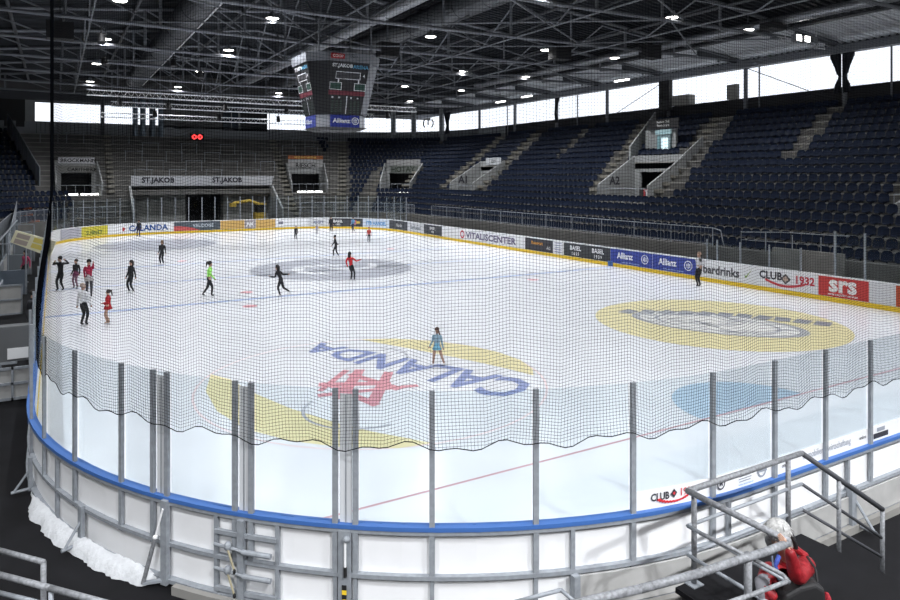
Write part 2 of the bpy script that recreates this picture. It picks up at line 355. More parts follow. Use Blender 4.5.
# advert band at the foot of the near glass
ad = MB(); ad.sweep(rink, lin(-6.5, 1.98, .4), .035, .042, BH, BH+.24, M_WHITE); adn = ad.build('advert_band', None, near); adn['label'] = 'white advert band along the foot of the glass'
mb = MB(); K = M((.03, .03, .04)); RD = M((.6, .03, .04)); G2 = M((.30, .33, .38))
zt = BH+.13
text_path(mb, 'CLUB', 1.62, zt+.01, .095, .05, K, -1, .03, .85); text_path(mb, '1932', 1.19, zt+.02, .095, .05, RD, -1, .01, .95)
c = P3(1.41, .05, zt+.02); mb.box(c, (.08, .003, .08), rot=Matrix.Rotation(PI/4, 3, 'Y'), m=K); mb.box(c, (.035, .004, .035), rot=Matrix.Rotation(PI/4, 3, 'Y'), m=RD)
for k in range(12):
    a = PI+.5+(PI-1)*k/11.; p = P3(1.41-.26*math.cos(a)*-1, .052, zt+.02+.10*math.sin(a)); mb.box(p, (.06, .003, .025), m=RD)
ring(mb, P3(.62, .05, zt), (1, 0, 0), (0, 0, 1), .06, .08, K, 20); text_path(mb, 'M', .62, zt, .06, .05, K, -1)
for k in range(4): mb.box(P3(.16, .05, zt+.06-.035*k), (.26-.03*(k % 2), .003, .012), m=G2)
text_path(mb, 'www.volvocars.ch', .14, zt-.085, .03, .05, M((.1, .3, .6)), -1, 0)
ring(mb, P3(-.2, .05, zt+.01), (1, 0, 0), (0, 0, 1), .065, .09, G2, 20); mb.box(P3(-.2, .05, zt+.01), (.2, .003, .03), m=G2)
text_path(mb, 'online', -.74, zt-.02, .055, .05, K, -1); text_path(mb, 'Immobilienbewirtschaftung', -1.75, zt, .10, .05, G2, -1, 0, .80); text_path(mb, 'online', -2.68, zt, .055, .05, K, -1)
mb.box(P3(-3.2, .05, zt-.05), (.42, .003, .08), m=K); mb.box(P3(-3.2, .05, zt+.04), (.22, .003, .06), m=G2); text_path(mb, 'MUHLE', -4.1, zt, .10, .05, G2, -1)
mb.build('lettering', None, adn)
# left side
left = boards('rink_boards', 'long dasher boards running away along the left side by the benches', 13.0, 58)
s = 14.2
lp = []
while s < 57.6: post('post', s, .4, 2.72, left); lp.append(s); s += 2.4
for a, b in zip(lp, lp[1:]): pane(a+.05, b-.05, BH, 2.7, left)
for s in (15.5, 21, 26, 31): mb = MB(); mb.sweep(rink, [s, s+1.6], .12, .15, .1, .8); mb.build('gate_panel', M_BLUE, left)
# far end
far = boards('rink_boards', 'distant boards with adverts and glass across the far end', 58, 97, outer=False)
fp = lin(58.4, 96.6, 1.2)
for s in fp: post('post', s, BH-.1, 3.35, far, .07, .05, .06)
for a, b in zip(fp, fp[1:]): pane(a+.04, b-.04, BH, 3.3, far)
right = boards('rink_boards', 'long boards with colourful adverts along the right side of the ice', 97, 151.94, outer=False)
rp = [130.0, 130.6, 131.9, 133.4, 134.9]
for s in rp: post('post', s, BH-.1, 2.15, right, .07, .05, .06)
rq = [136.4, 137.6, 139., 140.4, 141.8]
for s in rq: post('post', s, BH-.1, 3.0, right, .08, .05, .06)
for a, b in zip(rp, rp[1:]): pane(a+.04, b-.04, BH, 2.1, right)
for a, b in zip(rq, rq[1:]): pane(a+.04, b-.04, BH, 2.95, right)
def advert(parent, s0, s1, col, label, texts=(), z0=.22, z1=BH-.06, deco=None):
    mb = MB(); mb.sweep(rink, lin(s0+.01, s1-.01, .4), -.012, -.002, z0, z1); a = mb.build('advert', M(col), parent); a['label'] = label
    mb = MB(); h = z1-z0
    for body, sf, zf, hf, tc, sq in texts: text_path(mb, body, s0+(s1-s0)*sf, z0+h*zf, h*hf, -.02, M(tc), 1, .035, sq)
    if deco: deco(mb, s0, s1, z0, z1)
    if mb.v: mb.build('lettering', None, a)
    return a
WH = (.80, .81, .83); DK = (.06, .065, .075); DT = (.04, .045, .06)
def dblob(cols):
    def f(mb, s0, s1, z0, z1):
        for k, c in enumerate(cols):
            s = s0+(s1-s0)*(k+.5)/len(cols); mb.sweep(rink, [s-.25, s+.25], -.018, -.016, z0+.3, z1-.25, M(c))
    return f
def allz(mb, s0, s1, z0, z1):
    s = s0+(s1-s0)*.83; p = P3(s, -.02, (z0+z1)/2+.03); r = .26
    t = P3(s+.01, -.02, 0)-P3(s, -.02, 0); t.normalize()
    ring(mb, p, t, (0, 0, 1), r*.82, r, M((.85, .87, .9)), 20)
    for dx, hh in ((-.1, .2), (0, .3), (.1, .2)): mb.sweep(rink, [s+dx-.025, s+dx+.025], -.021, -.019, p.z-hh/2, p.z+hh/2, M((.85, .87, .9)))
# far adverts
advert(far, 60.0, 62.9, (.45, .45, .50), 'pale advert in the far left corner')
advert(far, 62.9, 65.6, (.62, .55, .06), 'yellow advert in the far left corner', [('SUBNET', .5, .35, .4, (.15, .2, .05), 1.)])
advert(far, 65.6, 71.4, WH, 'white advert with blue CALANDA lettering', [('CALANDA', .62, .5, .62, (.03, .09, .30), 1.)], deco=lambda mb, a, b, z0, z1: mb.box(P3(a+1.4, -.03, .6), (.25, .02, .3), rot=Matrix.Rotation(.6, 3, 'Y'), m=M((.5, .05, .05))))
def swoosh(mb, a, b, z0, z1):
    vs = [P3(a+.0, -.02, z0), P3(a+2.4, -.02, z0), P3(a+1.6, -.02, z0+.28), P3(a+.7, -.02, z0+.42), P3(a, -.02, z0+.45)]; mb.add(vs, [tuple(range(5))], M((.55, .10, .10)))
advert(far, 71.4, 75.6, (.08, .10, .12), 'dark advert with a red swoosh', [('VAUDOISE', .62, .55, .38, (.45, .5, .55), .9)], deco=swoosh)
advert(far, 75.6, 77.9, (.60, .38, .12), 'orange advert left of a grey logo panel'); advert(far, 77.9, 79.0, (.35, .32, .34), 'grey logo panel', [('AK', .5, .5, .5, WH, 1.)])
advert(far, 79.0, 80.95, (.60, .38, .12), 'orange advert right of a grey logo panel')
advert(far, 80.95, 84.2, WH, 'plain white board with a small logo', deco=dblob([(.2, .2, .25), WH, WH]))
advert(far, 84.2, 86.4, (.62, .63, .65), 'white advert with small grey marks', [('sport', .5, .5, .4, (.2, .22, .3), 1.)])
advert(far, 86.4, 90.0, DK, 'dark advert reading BASEL at the far end', [('BASEL', .25, .65, .32, (.75, .75, .75), 1.), ('1932', .25, .25, .22, (.75, .75, .75), 1.)], deco=lambda mb, a, b, z0, z1: (mb.sweep(rink, [a+2.3, a+2.9], -.018, -.016, .45, .85, M((.6, .12, .1))), mb.sweep(rink, [a+2.8, a+3.3], -.018, -.016, .55, .75, M((.7, .5, .1)))))
advert(far, 90.0, 93.5, (.62, .70, .80), 'white advert with pale blue lettering', [('ITB HANDEL', .5, .5, .45, (.1, .3, .6), .9)])
advert(far, 93.5, 97, DK, 'dark advert at the far right bend', [('Nordic', .5, .5, .35, (.5, .5, .5), 1.)])
advert(right, 97.0, 100.2, (.60, .61, .64), 'white advert with worn grey lettering', [('Barfusser', .5, .5, .5, (.25, .27, .3), .9)])
advert(right, 100.2, 103.4, DK, 'dark advert reading BASEL near the far bend', [('BASEL', .5, .65, .3, (.7, .7, .7), 1.1), ('1932', .5, .28, .22, (.7, .7, .7), 1.)])
advert(right, 103.4, 115.0, WH, 'long white advert reading VITALISCENTER', [('VITALISCENTER', .62, .5, .58, (.16, .14, .22), 1.42)], deco=lambda mb, a, b, z0, z1: ring(mb, P3(a+3.3, -.02, .63), (0, 1, 0), (0, 0, 1), .2, .33, M((.5, .05, .08)), 18))
advert(right, 115.0, 118.0, (.045, .045, .055), 'black advert with orange lettering', [('Rosengart', .45, .62, .26, (.65, .30, .05), 1.), ('AG', .85, .35, .25, (.5, .5, .5), 1.)])
advert(right, 118.0, 119.1, WH, 'small white notice panel', deco=lambda mb, a, b, z0, z1: [mb.sweep(rink, [a+.2, b-.2], -.018, -.016, .35+.14*k, .39+.14*k, M((.2, .22, .4))) for k in range(5)])
advert(right, 119.1, 123.3, (.04, .045, .05), 'black advert reading BASEL twice', [('BASEL', .27, .66, .32, WH, 1.05), ('1 6 5 5', .27, .24, .24, WH, .9), ('BASEL', .75, .66, .32, WH, 1.05), ('1 9 3 9', .75, .24, .24, WH, .9)])
for a, b, w in ((123.3, 126.5, 'left'), (126.5, 129.4, 'right')):
    advert(right, a, b, (.045, .07, .33), 'blue Allianz advert, %s one of the pair' % w, [('Allianz', .36, .58, .42, (.85, .87, .9), .92), ('Hoffentlich Allianz versichert.', .5, .13, .10, (.3, .4, .7), 1.)], deco=allz)
advert(right, 129.4, 132.9, WH, 'white advert reading drinks with a green tick', [('bardrinks', .42, .5, .5, (.10, .10, .11), .95)], deco=lambda mb, a, b, z0, z1: (mb.add([P3(a+2.75, -.02, .6), P3(a+2.85, -.02, .45), P3(a+3.2, -.02, .95), P3(a+2.87, -.02, .58)], [(0, 1, 2, 3)], M((.25, .38, .12)))))
def club(mb, a, b, z0, z1):
    c = a+1.35; mb.box(P3(c, -.025, .68), (.02, .34, .34), rot=Matrix.Rotation(PI/4, 3, 'X'), m=M((.10, .09, .09))); mb.box(P3(c, -.03, .68), (.02, .2, .2), rot=Matrix.Rotation(PI/4+.2, 3, 'X'), m=M((.45, .35, .28)))
    n = 14; vs = []
    for i in range(n+1):
        t = i/n; s = a+.35+1.9*t; zz = .50-.20*math.sin(PI*t); vs += [P3(s, -.024, zz), P3(s, -.024, zz+.11)]
    mb.add(vs, [(2*i, 2*i+1, 2*i+3, 2*i+2) for i in range(n)], M((.55, .06, .07)))
advert(right, 132.9, 135.72, WH, 'white advert reading CLUB 1932', [('CLUB', .22, .66, .42, (.05, .05, .06), .95), ('1932', .80, .60, .42, (.5, .04, .06), .95)], deco=club)
advert(right, 135.72, 137.8, (.52, .05, .045), 'red advert with big srs letters', [('srs', .5, .55, .86, (.88, .86, .85), 1.0), ('swiss recycling services', .5, .12, .12, (.85, .7, .7), .95)])
advert(right, 137.8, 138.8, (.66, .67, .69), 'white board right of the red advert')
advert(right, 138.8, 141.5, (.45, .08, .03), 'orange and red advert at the right bend', [('Sport', .4, .6, .4, (.75, .45, .05), 1.)])
# blue markers under the Allianz start
mb = MB(); mb.sweep(rink, [123.1, 123.5], -.03, -.016, .0, .3); mb.build('line_marker', M_BLUE, right)
# ================================================================== SAFETY NET
def netpath(t, z):
    # t: arclength along the net; -6.5..13.6 near end and corner, then along the left boards
    if z <= 2.9: k = 0.
    elif z >= 5.0: k = 1.
    else: q = (z-2.9)/2.1; k = q*q*(3-2*q)
    ob = .17-.21*max(0, min(1, (t-Q*.72)/(Q*.25))); x, y = rink(t % TOT, ob)
    if t > Q*.55:
        xt = max(x, .30) if t > Q-2 else x
        w = min(1, max(0, (t-Q*.55)/(Q*.35)))
        x = x+(max(x, .30)-x)*k*w if x < .30 else x
    return x, y
def hem(t):
    ph = (t+.1)/1.245
    return 2.10+.045*math.cos(2*PI*ph)+.03*math.sin(2*PI*ph*2.3+1)+.02*math.sin(t*.7)
def zz(t, f): h = hem(t); return h+(13.6-h)*f
net = thing('safety_net', 'black safety net hanging from the roof behind the near glass', 'net', (0, 0, 0))
mb = MB(); cell = .040; r_ = .0021
T0, T1 = -6.2, 26.
def strand(mb, pts, r):
    n = len(pts); vs = []
    for p in pts:
        for a in range(3): vs.append((p[0]+r*math.cos(a*2.094+.5)*.9, p[1]+r*math.sin(a*2.094+.5)*.9, p[2]+r*math.sin(a*2.094+1.2)*.9))
    mb.add(vs, [(3*k+a, 3*k+(a+1) % 3, 3*k+3+(a+1) % 3, 3*k+3+a) for k in range(n-1) for a in range(3)])
FR = [0, .02, .05, .08, .11, .14, .17, .2, .23, .27, .6, 1.]
t = T0; i = 0
while t < T1:
    pts = []
    for f in FR:
        z = zz(t, f); tt = t+.02*math.sin(t*3.1+z*2.2)*math.exp(-f*14)*1.5; x, y = netpath(tt, z); pts.append((x, y, z))
    strand(mb, pts, r_); t += cell if t < Q-.5 else cell*5
nz = int((13.6-2.1)/cell)
ts = lin(T0, Q+4, .30)+lin(Q+4.5, T1, 1.8)
for j in range(1, nz+1):
    f = j/nz
    strand(mb, [(*netpath(t, zz(t, f)), zz(t, f)+.012*math.sin(t*2.6+j*.11)*max(0, 1-f*6)) for t in (ts if j % 5 == 0 else [q for q in ts if q < Q-.3])], r_)
mb.build('net_mesh', M_NET, net)
mb = MB(); ts2 = lin(T0, Q+6, .1)+lin(Q+6.5, T1, .5); pts = [Vector((*netpath(t, 2.1), hem(t))) for t in ts2]
strand(mb, pts, .006); mb.build('hem_rope', M_NET, net)
mb = MB(); mb.poly([Vector((*netpath(t, 13.6), 13.6)) for t in lin(T0, T1, 1.5)], .01, 5); mb.build('hanging_cable', M_NET, net)
mb = MB()
mb.poly([Vector((.04, 21., 2.1)), Vector((.04, 21., 2.9)), Vector((.15, 21., 4.)), Vector((.29, 21., 5.2)), Vector((.29, 21., 13.6))], .022, 8)
mb.build('edge_cord', M_NET, net)
# ================================================================== FLOOR / WALLS / STANDS
mb = MB(); mb.box((14.5, 29, -.11), (64, 95, .1)); struct(mb.build('floor', M_FLOOR), 'dark asphalt hall floor')
NROW = 18; PIT, RIS = .75, .487
def oi(i): return 2.7+PIT*i
def zi(i): return 1.5+RIS*i
def lerp2(b, t, o): f = (o-6.45)/(15.2-6.45); return (b[0]+(t[0]-b[0])*f, b[1]+(t[1]-b[1])*f)
# notches (stairwells): left/right plan lines (b at o=6.45, t at o=15.2)
NOTCH = {
 'A1': (((35.5, 48.9), (44.3, 48.9)), ((35.5, 53.0), (44.3, 53.0))),
 'A2': (((35.5, 26.9), (44.3, 26.9)), ((35.5, 31.6), (44.3, 31.6))),
 'R': (((35.5, 6.8), (44.3, 6.8)), ((35.5, 11.4), (44.3, 11.4))),
 'H': (((34.6, 60.3), (43.8, 69.0)), ((32.4, 63.3), (39.6, 74.4))),
 'RI': (((27.3, 66.6), (29.6, 75.4)), ((23.3, 66.6), (24.6, 75.4))),
 'BR': (((4.3, 66.6), (3.6, 75.4)), ((.3, 66.6), (.6, 75.4))),
}
def nrange(k, o):
    a, b = NOTCH[k]; pa = lerp2(*a, o); pb = lerp2(*b, o); ua = unear(*pa, o); ub = unear(*pb, o); return min(ua, ub), max(ua, ub)
def cut(iv, lo, hi):
    out = []
    for a, b in iv:
        if hi <= a or lo >= b: out.append((a, b)); continue
        if lo > a: out.append((a, lo))
        if hi < b: out.append((hi, b))
    return out
AISLES = [  # (b, t, first row, last row, half width)
 ((32.6, 65.3), (39.4, 75.2), 0, 17, .75), ((36.6, 62.3), (44.3, 68.6), 5, 17, .7), ((34.6, 53.0), (44, 53), 0, 4, .65),
 ((35.6, 55.0), (44.2, 56.6), 5, 17, .6), ((35.3, 48.0), (44.4, 50.2), 5, 17, .65), ((37, 41.6), (44.4, 42.5), 11, 17, .12),
 ((34, 30.2), (44, 30.2), 0, 4, .65), ((36, 26.0), (44.4, 27.9), 5, 17, .75), ((35.3, 32.4), (44.6, 35.2), 5, 17, .6),
 ((37, 19.3), (44.2, 19.3), 10, 17, .15), 
 ((28.6, 66.6), (32.2, 75.4), 0, 17, 1.0), ((22.3, 66.6), (23.2, 75.4), 0, 17, .9), ((5.4, 66.6), (5.6, 75.4), 5, 17, .7)]
OPEN = (6.9, 20.9)     # ice-machine entrance under the banner, along X
for k in ('terrace', 'aisle'): pass
mb = MB(); am = MB(); nm_ = MB()
for i in range(NROW):
    o0, o1 = oi(i), oi(i+1) if i < NROW-1 else 16.2; z1 = zi(i); z0 = z1-RIS if i else 0
    def iv_at(o):
        iv = [(0., 5.)]
        if 5 <= i <= 9:
            for k in NOTCH:
                if k != 'R' or i <= 6: iv = cut(iv, *nrange(k, o))
        if i <= 4: iv = cut(iv, unear(OPEN[1], 99, o) if False else unear(OPEN[1], L+o, o), unear(OPEN[0], L+o, o))
        return iv
    A_, B_ = iv_at(o0), iv_at(o1)
    for (a0, a1), (b0, b1) in zip(A_, B_):
        n = max(2, int((a1-a0)*26)); vs = []
        for k in range(n+1):
            f = k/n; p = bowl(a0+(a1-a0)*f, o0); q = bowl(b0+(b1-b0)*f, o1)
            vs += [(p[0], p[1], z0 if i else 0), (p[0], p[1], z1), (q[0], q[1], z1)]
        fs = []
        for k in range(n): fs += [(3*k, 3*k+3, 3*k+4, 3*k+1), (3*k+1, 3*k+4, 3*k+5, 3*k+2)]
        mb.add(vs, fs)
    for (a0, a1) in A_: nm_.sweep(bowl, lin(a0, a1, .03), o0-.05, o0+.02, z1-.07, z1+.012)
    for b, t, i0, i1, hw in AISLES:
        if not i0 <= i <= i1: continue
        for h_, (oa, ob) in ((0, (o0, (o0+o1)/2)), (1, ((o0+o1)/2, o1))):
            pa = lerp2(b, t, o0); u = unear(*pa, (oa+ob)/2); p = bowl(u, oa); q = bowl(u, ob)
            d = Vector((q[0]-p[0], q[1]-p[1], 0)); c = Vector(((p[0]+q[0])/2, (p[1]+q[1])/2, z1-RIS*.25 + (RIS*.25 if h_ else 0)+.01))
            am.box(c, (d.length, 2*hw, RIS*.5 if not h_ else .03), rz=math.atan2(d.y, d.x))
struct(nm_.build('trim_step_nosing', M_CONC_L), 'pale edge strips of the terrace steps'); struct(mb.build('floor_terrace', mat('terrace_riser', (.115, .113, .108), .85, noise=.3, scale=.9)), 'stepped grey concrete terraces around the rink'); struct(am.build('floor_aisle_steps', M_AISLE), 'pale concrete aisle steps')
# stand front wall
mb = MB()
for u0, u1 in ((0, unear(OPEN[1], L+2.3, 2.3)), (unear(OPEN[0], L+2.3, 2.3), 5)):
    mb.sweep(bowl, lin(u0, u1, .04), 2.45, 2.7, 0, .8); mb.sweep(bowl, lin(u0, u1, .04), 2.45, 2.7, .8, 1.5, M_CONC)
mb.m = [0 if k < 0 else k for k in mb.m]
struct(mb.build('wall_stand_front', M_CONC), 'dark concrete wall in front of the stands')
# seats -----------------------------------------------------------
def seat_geo():
    mb = MB(); W_, n = .215, 6
    # back shell: rounded top, curved; local +x faces the rink (front), y across
    prof = [(.02, .10, .215), (-.02, .22, .228), (-.055, .34, .226), (-.075, .44, .21), (-.085, .51, .165), (-.085, .54, .10)]
    vs = []
    for x, z, w in prof:
        for k in range(5):
            q = (k-2)/2.; vs.append((x+.045*q*q, w*q, z))
    for x, z, w in prof:
        for k in range(5):
            q = (k-2)/2.; vs.append((x+.045*q*q-.022, w*q, z))
    m_ = len(prof)*5; fs = []
    for j in range(len(prof)-1):
        for k in range(4): a = j*5+k; fs += [(a, a+1, a+6, a+5), (m_+a, m_+a+5, m_+a+6, m_+a+1)]
    mb.add(vs, fs)
    # seat pan
    pan = [(.02, .13, .205), (.14, .10, .215), (.28, .115, .21), (.36, .13, .17), (.385, .11, .12)]; vs = []
    for x, z, w in pan:
        for k in range(5):
            q = (k-2)/2.; vs.append((x, w*q, z+.035*q*q))
    fs = [(j*5+k, j*5+k+1, j*5+k+6, j*5+k+5) for j in range(4) for k in range(4)]
    n0 = len(vs); vs += [(x, y, z-.03) for x, y, z in vs]; fs += [(n0+a, n0+d, n0+c, n0+b) for a, b, c, d in fs]
    mb.add(vs, fs)
    mb.box((.02, 0, .05), (.06, .05, .14))
    return mb
sg = seat_geo(); sme_o = sg.build('stadium_seat', M_SEAT, smooth=True); seat_mesh = sme_o.data; bpy.data.objects.remove(sme_o)
seats = []
def has_seat(i, x, y, o):
    if x > 29.5 or (y < 62 and x > 20): return True
    if i >= 5: 
        bl = lerp2((29.4, 66.4), (33.1, 75.4), o); dv = lerp2((-.9, 66.7), (-3.6, 75.4), o)
        return x > bl[0] or x < dv[0]
    return x > 27.3 or x < 1.6
for i in range(NROW):
    o = oi(i)+.38; z = zi(i); acc = 0; prev = None; nr = [nrange(k, oi(i)) for k in NOTCH if k != 'R' or i <= 6] if 5 <= i <= 9 else []
    pad = .3
    ais = [lerp2(b, t, oi(i)) for b, t, i0, i1, hw in AISLES if i0 <= i <= i1]; hws = [hw for b, t, i0, i1, hw in AISLES if i0 <= i <= i1]
    us = lin(0, 5, .0012)
    for u in us:
        p = bowl(u, o)
        if prev: acc += math.hypot(p[0]-prev[0], p[1]-prev[1])
        prev = p
        if acc < .5: continue
        acc = 0; x, y = p
        if y < 3 or (u > 4 and y < 40): continue
        if not has_seat(i, x, y, o): continue
        if any(a-.006 < u < b+.006 for a, b in nr): continue
        if any(math.hypot(x-a[0], y-a[1]) < hw+.22+(.25 if abs(x-a[0]) > 0 else 0) for a, hw in zip(ais, hws)): continue
        px, py, d = pix(x, y, z)
        if px < -30 or px > 930: continue
        q = bowl(u, o+.1); ang = math.atan2(y-q[1], x-q[0])
        seats.append((d, x, y, z, ang))
seats.sort()
sl = {}
for d, x, y, z, ang in seats[:300]:
    o = bpy.data.objects.new('stadium_seat', seat_mesh); C.objects.link(o); o.location = (x, y, z); o.rotation_euler.z = ang
    if x > 20: tag(o, 'navy blue plastic stadium seat in the nearest rows of the right-hand stand', 'seat', 'navy seats of the near right stand')
    else: tag(o, 'navy blue plastic stadium seat in the low rows at the far left', 'seat', 'navy seats low at the far left')
vs, fs = [v.co.copy() for v in seat_mesh.vertices], [tuple(p.vertices) for p in seat_mesh.polygons]
big = MB()
for d, x, y, z, ang in seats[300:]:
    c, s_ = math.cos(ang), math.sin(ang); big.add([(x+c*v.x-s_*v.y, y+s_*v.x+c*v.y, z+v.z) for v in vs], fs)
o = big.build('stadium_seats', M_SEAT, smooth=True); o['kind'] = 'stuff'; o['label'] = 'mass of navy plastic seats filling the further rows of the stands'; o['category'] = 'seats'
# stairwell notches ----------------------------------------------
def P2(u, o, z): p = bowl(u, o); return Vector((p[0], p[1], z))
SIGN = {}
for k in NOTCH:
    oa, ob = 6.45, (7.95 if k == 'R' else 10.2); zf = zi(4); tp = 6 if k == 'R' else 9
    ua, ub = nrange(k, oa); va, vb = nrange(k, ob)
    a0, a1, b0, b1 = P2(ua, oa, 0), P2(ub, oa, 0), P2(va, ob, 0), P2(vb, ob, 0)   # a0,b0 = nearer camera side (right side of picture)
    mb = MB()
    up = lambda p, z: Vector((p.x, p.y, z))
    mb.add([up(a0, zf), up(a1, zf), up(b1, zf), up(b0, zf)], [(0, 1, 2, 3)], M_CONC)
    for a, b in ((a0, b0), (a1, b1)):
        n = (a1-a0).normalized()*.14; n = n if a is a1 else -n
        mb.prism([up(a, zf-.3), up(b, zf-.3), up(b, zi(tp)+(0 if k == 'R' else 1.)), up(a, zi(5)+(.0 if k == 'R' else .75))], n, M_STAIRWALL)
    d = (b0-a0).normalized()*.15
    hz = zi(tp)+(.05 if k == 'R' else 1.0)
    # back wall with a dark doorway
    w = (b1-b0); L_ = w.length; e = w.normalized()
    for f0, f1, z0, z1 in ((0, .12, zf, hz), (.88, 1, zf, hz)) + (((.12, .88, zf+2.15, hz),) if k != 'R' else ()):
        mb.prism([up(b0+w*f0, z0), up(b0+w*f1, z0), up(b0+w*f1, z1), up(b0+w*f0, z1)], d, M_STAIRWALL)
    q = d*12
    if k == 'R': q = d*.5
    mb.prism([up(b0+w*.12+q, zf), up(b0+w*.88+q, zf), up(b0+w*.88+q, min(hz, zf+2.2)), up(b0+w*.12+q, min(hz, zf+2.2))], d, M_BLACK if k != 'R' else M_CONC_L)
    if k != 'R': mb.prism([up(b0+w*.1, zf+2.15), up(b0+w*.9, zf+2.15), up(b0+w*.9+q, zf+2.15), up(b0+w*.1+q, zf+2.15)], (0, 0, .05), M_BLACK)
    struct(mb.build('wall_stairwell', None), 'grey walled stairwell cut into the stand')
    SIGN[k] = (a0, a1, b0, b1, e, d, zf, hz)
    # rail across the front
    rl = MB(); 
    p, q2 = up(a0, zf)-d*.6, up(a1, zf)-d*.6; n_ = 5
    rl.tube(p+Vector((0, 0, 1.0)), q2+Vector((0, 0, 1.0)), .03, 6)
    for j in range(n_+1): rl.tube(p.lerp(q2, j/n_), p.lerp(q2, j/n_)+Vector((0, 0, 1.)), .02, 6)
    tag(rl.build('guard_rail', M_GALV), {'A1': 'low steel guard rail before the stairwell marked A1', 'A2': 'low steel guard rail before the stairwell marked A2', 'R': 'low steel guard rail of the rightmost stairwell in the stand', 'H': 'low steel guard rail before the stairwell in the far right bend', 'RI': 'low steel guard rail of the stairwell right of the ST. JAKOB banner', 'BR': 'low steel guard rail of the stairwell left of the ST. JAKOB banner'}[k], 'railing')
def wallsign(name, label, k, f0, f1, z0, z1, col, texts, lit=False, fwd=.06, cat='sign'):
    a0, a1, b0, b1, e, d, zf, hz = SIGN[k]; w = b1-b0; mb = MB(); n = -d.normalized(); up = lambda p, z: Vector((p.x, p.y, z))
    mb.prism([up(b0+w*f0+n*fwd, z0), up(b0+w*f1+n*fwd, z0), up(b0+w*f1+n*fwd, z1), up(b0+w*f0+n*fwd, z1)], n*.05, M(col))
    o = mb.build(name, None); tag(o, label, cat)
    if texts:
        tm = MB()
        for body, f, z, h, c in texts: text_frame(tm, body, up(b0+w*f+n*(fwd+.065), z), -e, (0, 0, 1), h, M(c), .02)
        tm.build('lettering', None, o)
    return o
zf = zi(4)
wallsign('sign', 'orange and white sign reading RIESCH over the far stairwell', 'RI', .02, .98, 6.3, 7.3, (.30, .30, .30), [('RIESCH', .5, 6.6, .55, (.03, .03, .03))])
wallsign('sign_strip', 'dark orange strip above the RIESCH sign', 'RI', .02, .98, 7.32, 7.75, (.28, .09, .03), [('HEIZUNG SANITAR', .5, 7.53, .22, (.6, .4, .1))])
wallsign('sign', 'white sign reading BROCKMANN left of the banner', 'BR', .05, .95, 6.6, 7.2, (.55, .55, .58), [('BROCKMANN', .45, 6.9, .36, (.03, .03, .03))])
wallsign('sign', 'grey sign reading CARITHERM under the upper sign on the left stairwell', 'BR', .0, .95, 5.7, 6.3, (.20, .20, .19), [('CARITHERM', .35, 6.0, .36, (.03, .03, .03))])
wallsign('sign', 'white sign reading HOTAY with dark green letters in the bend', 'H', .04, .96, 6.6, 7.3, (.22, .22, .22), [])
wallsign('sign', 'dark board reading HOTAY below the pale band', 'H', .1, .85, 5.7, 6.6, (.10, .11, .10), [('HOTAY', .5, 6.15, .65, (.02, .03, .02))])
wallsign('sign', 'small white plate in stairwell A1', 'A1', .1, .75, 6.5, 7.2, (.42, .44, .46), [('EXIT', .4, 6.85, .3, (.1, .1, .1))])
# light tubes at stairwell feet
for k, lab in (('BR', 'left'), ('RI', 'right'), ('H', 'bend')):
    a0, a1, b0, b1, e, d, zf_, hz = SIGN[k]; w = a1-a0; mb = MB()
    for f in ((.04, .24), (.28, .45), (.52, .80)) if k == 'BR' else (((.12, .32), (.36, .56), (.60, .84)) if k == 'RI' else ((.05, .5),)):
        p = a0+w*f[0]; q = a0+w*f[1]; c = (p+q)/2+d*6; mb.box((c.x, c.y, zf_+.12), ((q-p).length, .1, .16), rz=math.atan2(e.y, e.x))
    t = tag(mb.build('light_tube', M_TUBE), {'left': 'bright tube lights in the stairwell left of the banner', 'right': 'bright tube lights in the stairwell under the RIESCH sign', 'bend': 'bright tube light in the stairwell of the far right bend'}[lab], 'light')
# A1 / A2 lettering on far side wall (faces camera, normal -Y)
mb = MB(); yy = NOTCH['A1'][1][0][1]-.16
text_frame(mb, 'A1', (36.9, yy, 5.0), (1, 0, 0), (0, 0, 1), .75, K, .03); tag(mb.build('wall_lettering', None), 'black painted A1 on the stairwell wall', 'sign')
mb = MB(); yy = NOTCH['A2'][1][0][1]-.16
text_frame(mb, 'A2', (37.0, yy, 5.0), (1, 0, 0), (0, 0, 1), .62, K, .03); tag(mb.build('wall_lettering', None), 'black painted A2 on the stairwell wall', 'sign')
t = thing('kiosk_sign', 'small red and black T sign inside stairwell A2', 'sign', (39.2, 30.4, zf))
mb = MB(); mb.box((0, 0, .55), (.1, 1.3, .95)); mb.build('panel', M((.03, .03, .03)), t)
mb = MB(); mb.box((-.06, -.1, .6), (.03, .6, .6)); mb.build('red_square', M((.35, .03, .04)), t)
mb = MB(); text_frame(mb, 'T', (-.08, -.1, .6), (0, -1, 0), (0, 0, 1), .42, M((.85, .85, .85)), .03); mb.build('lettering', None, t)
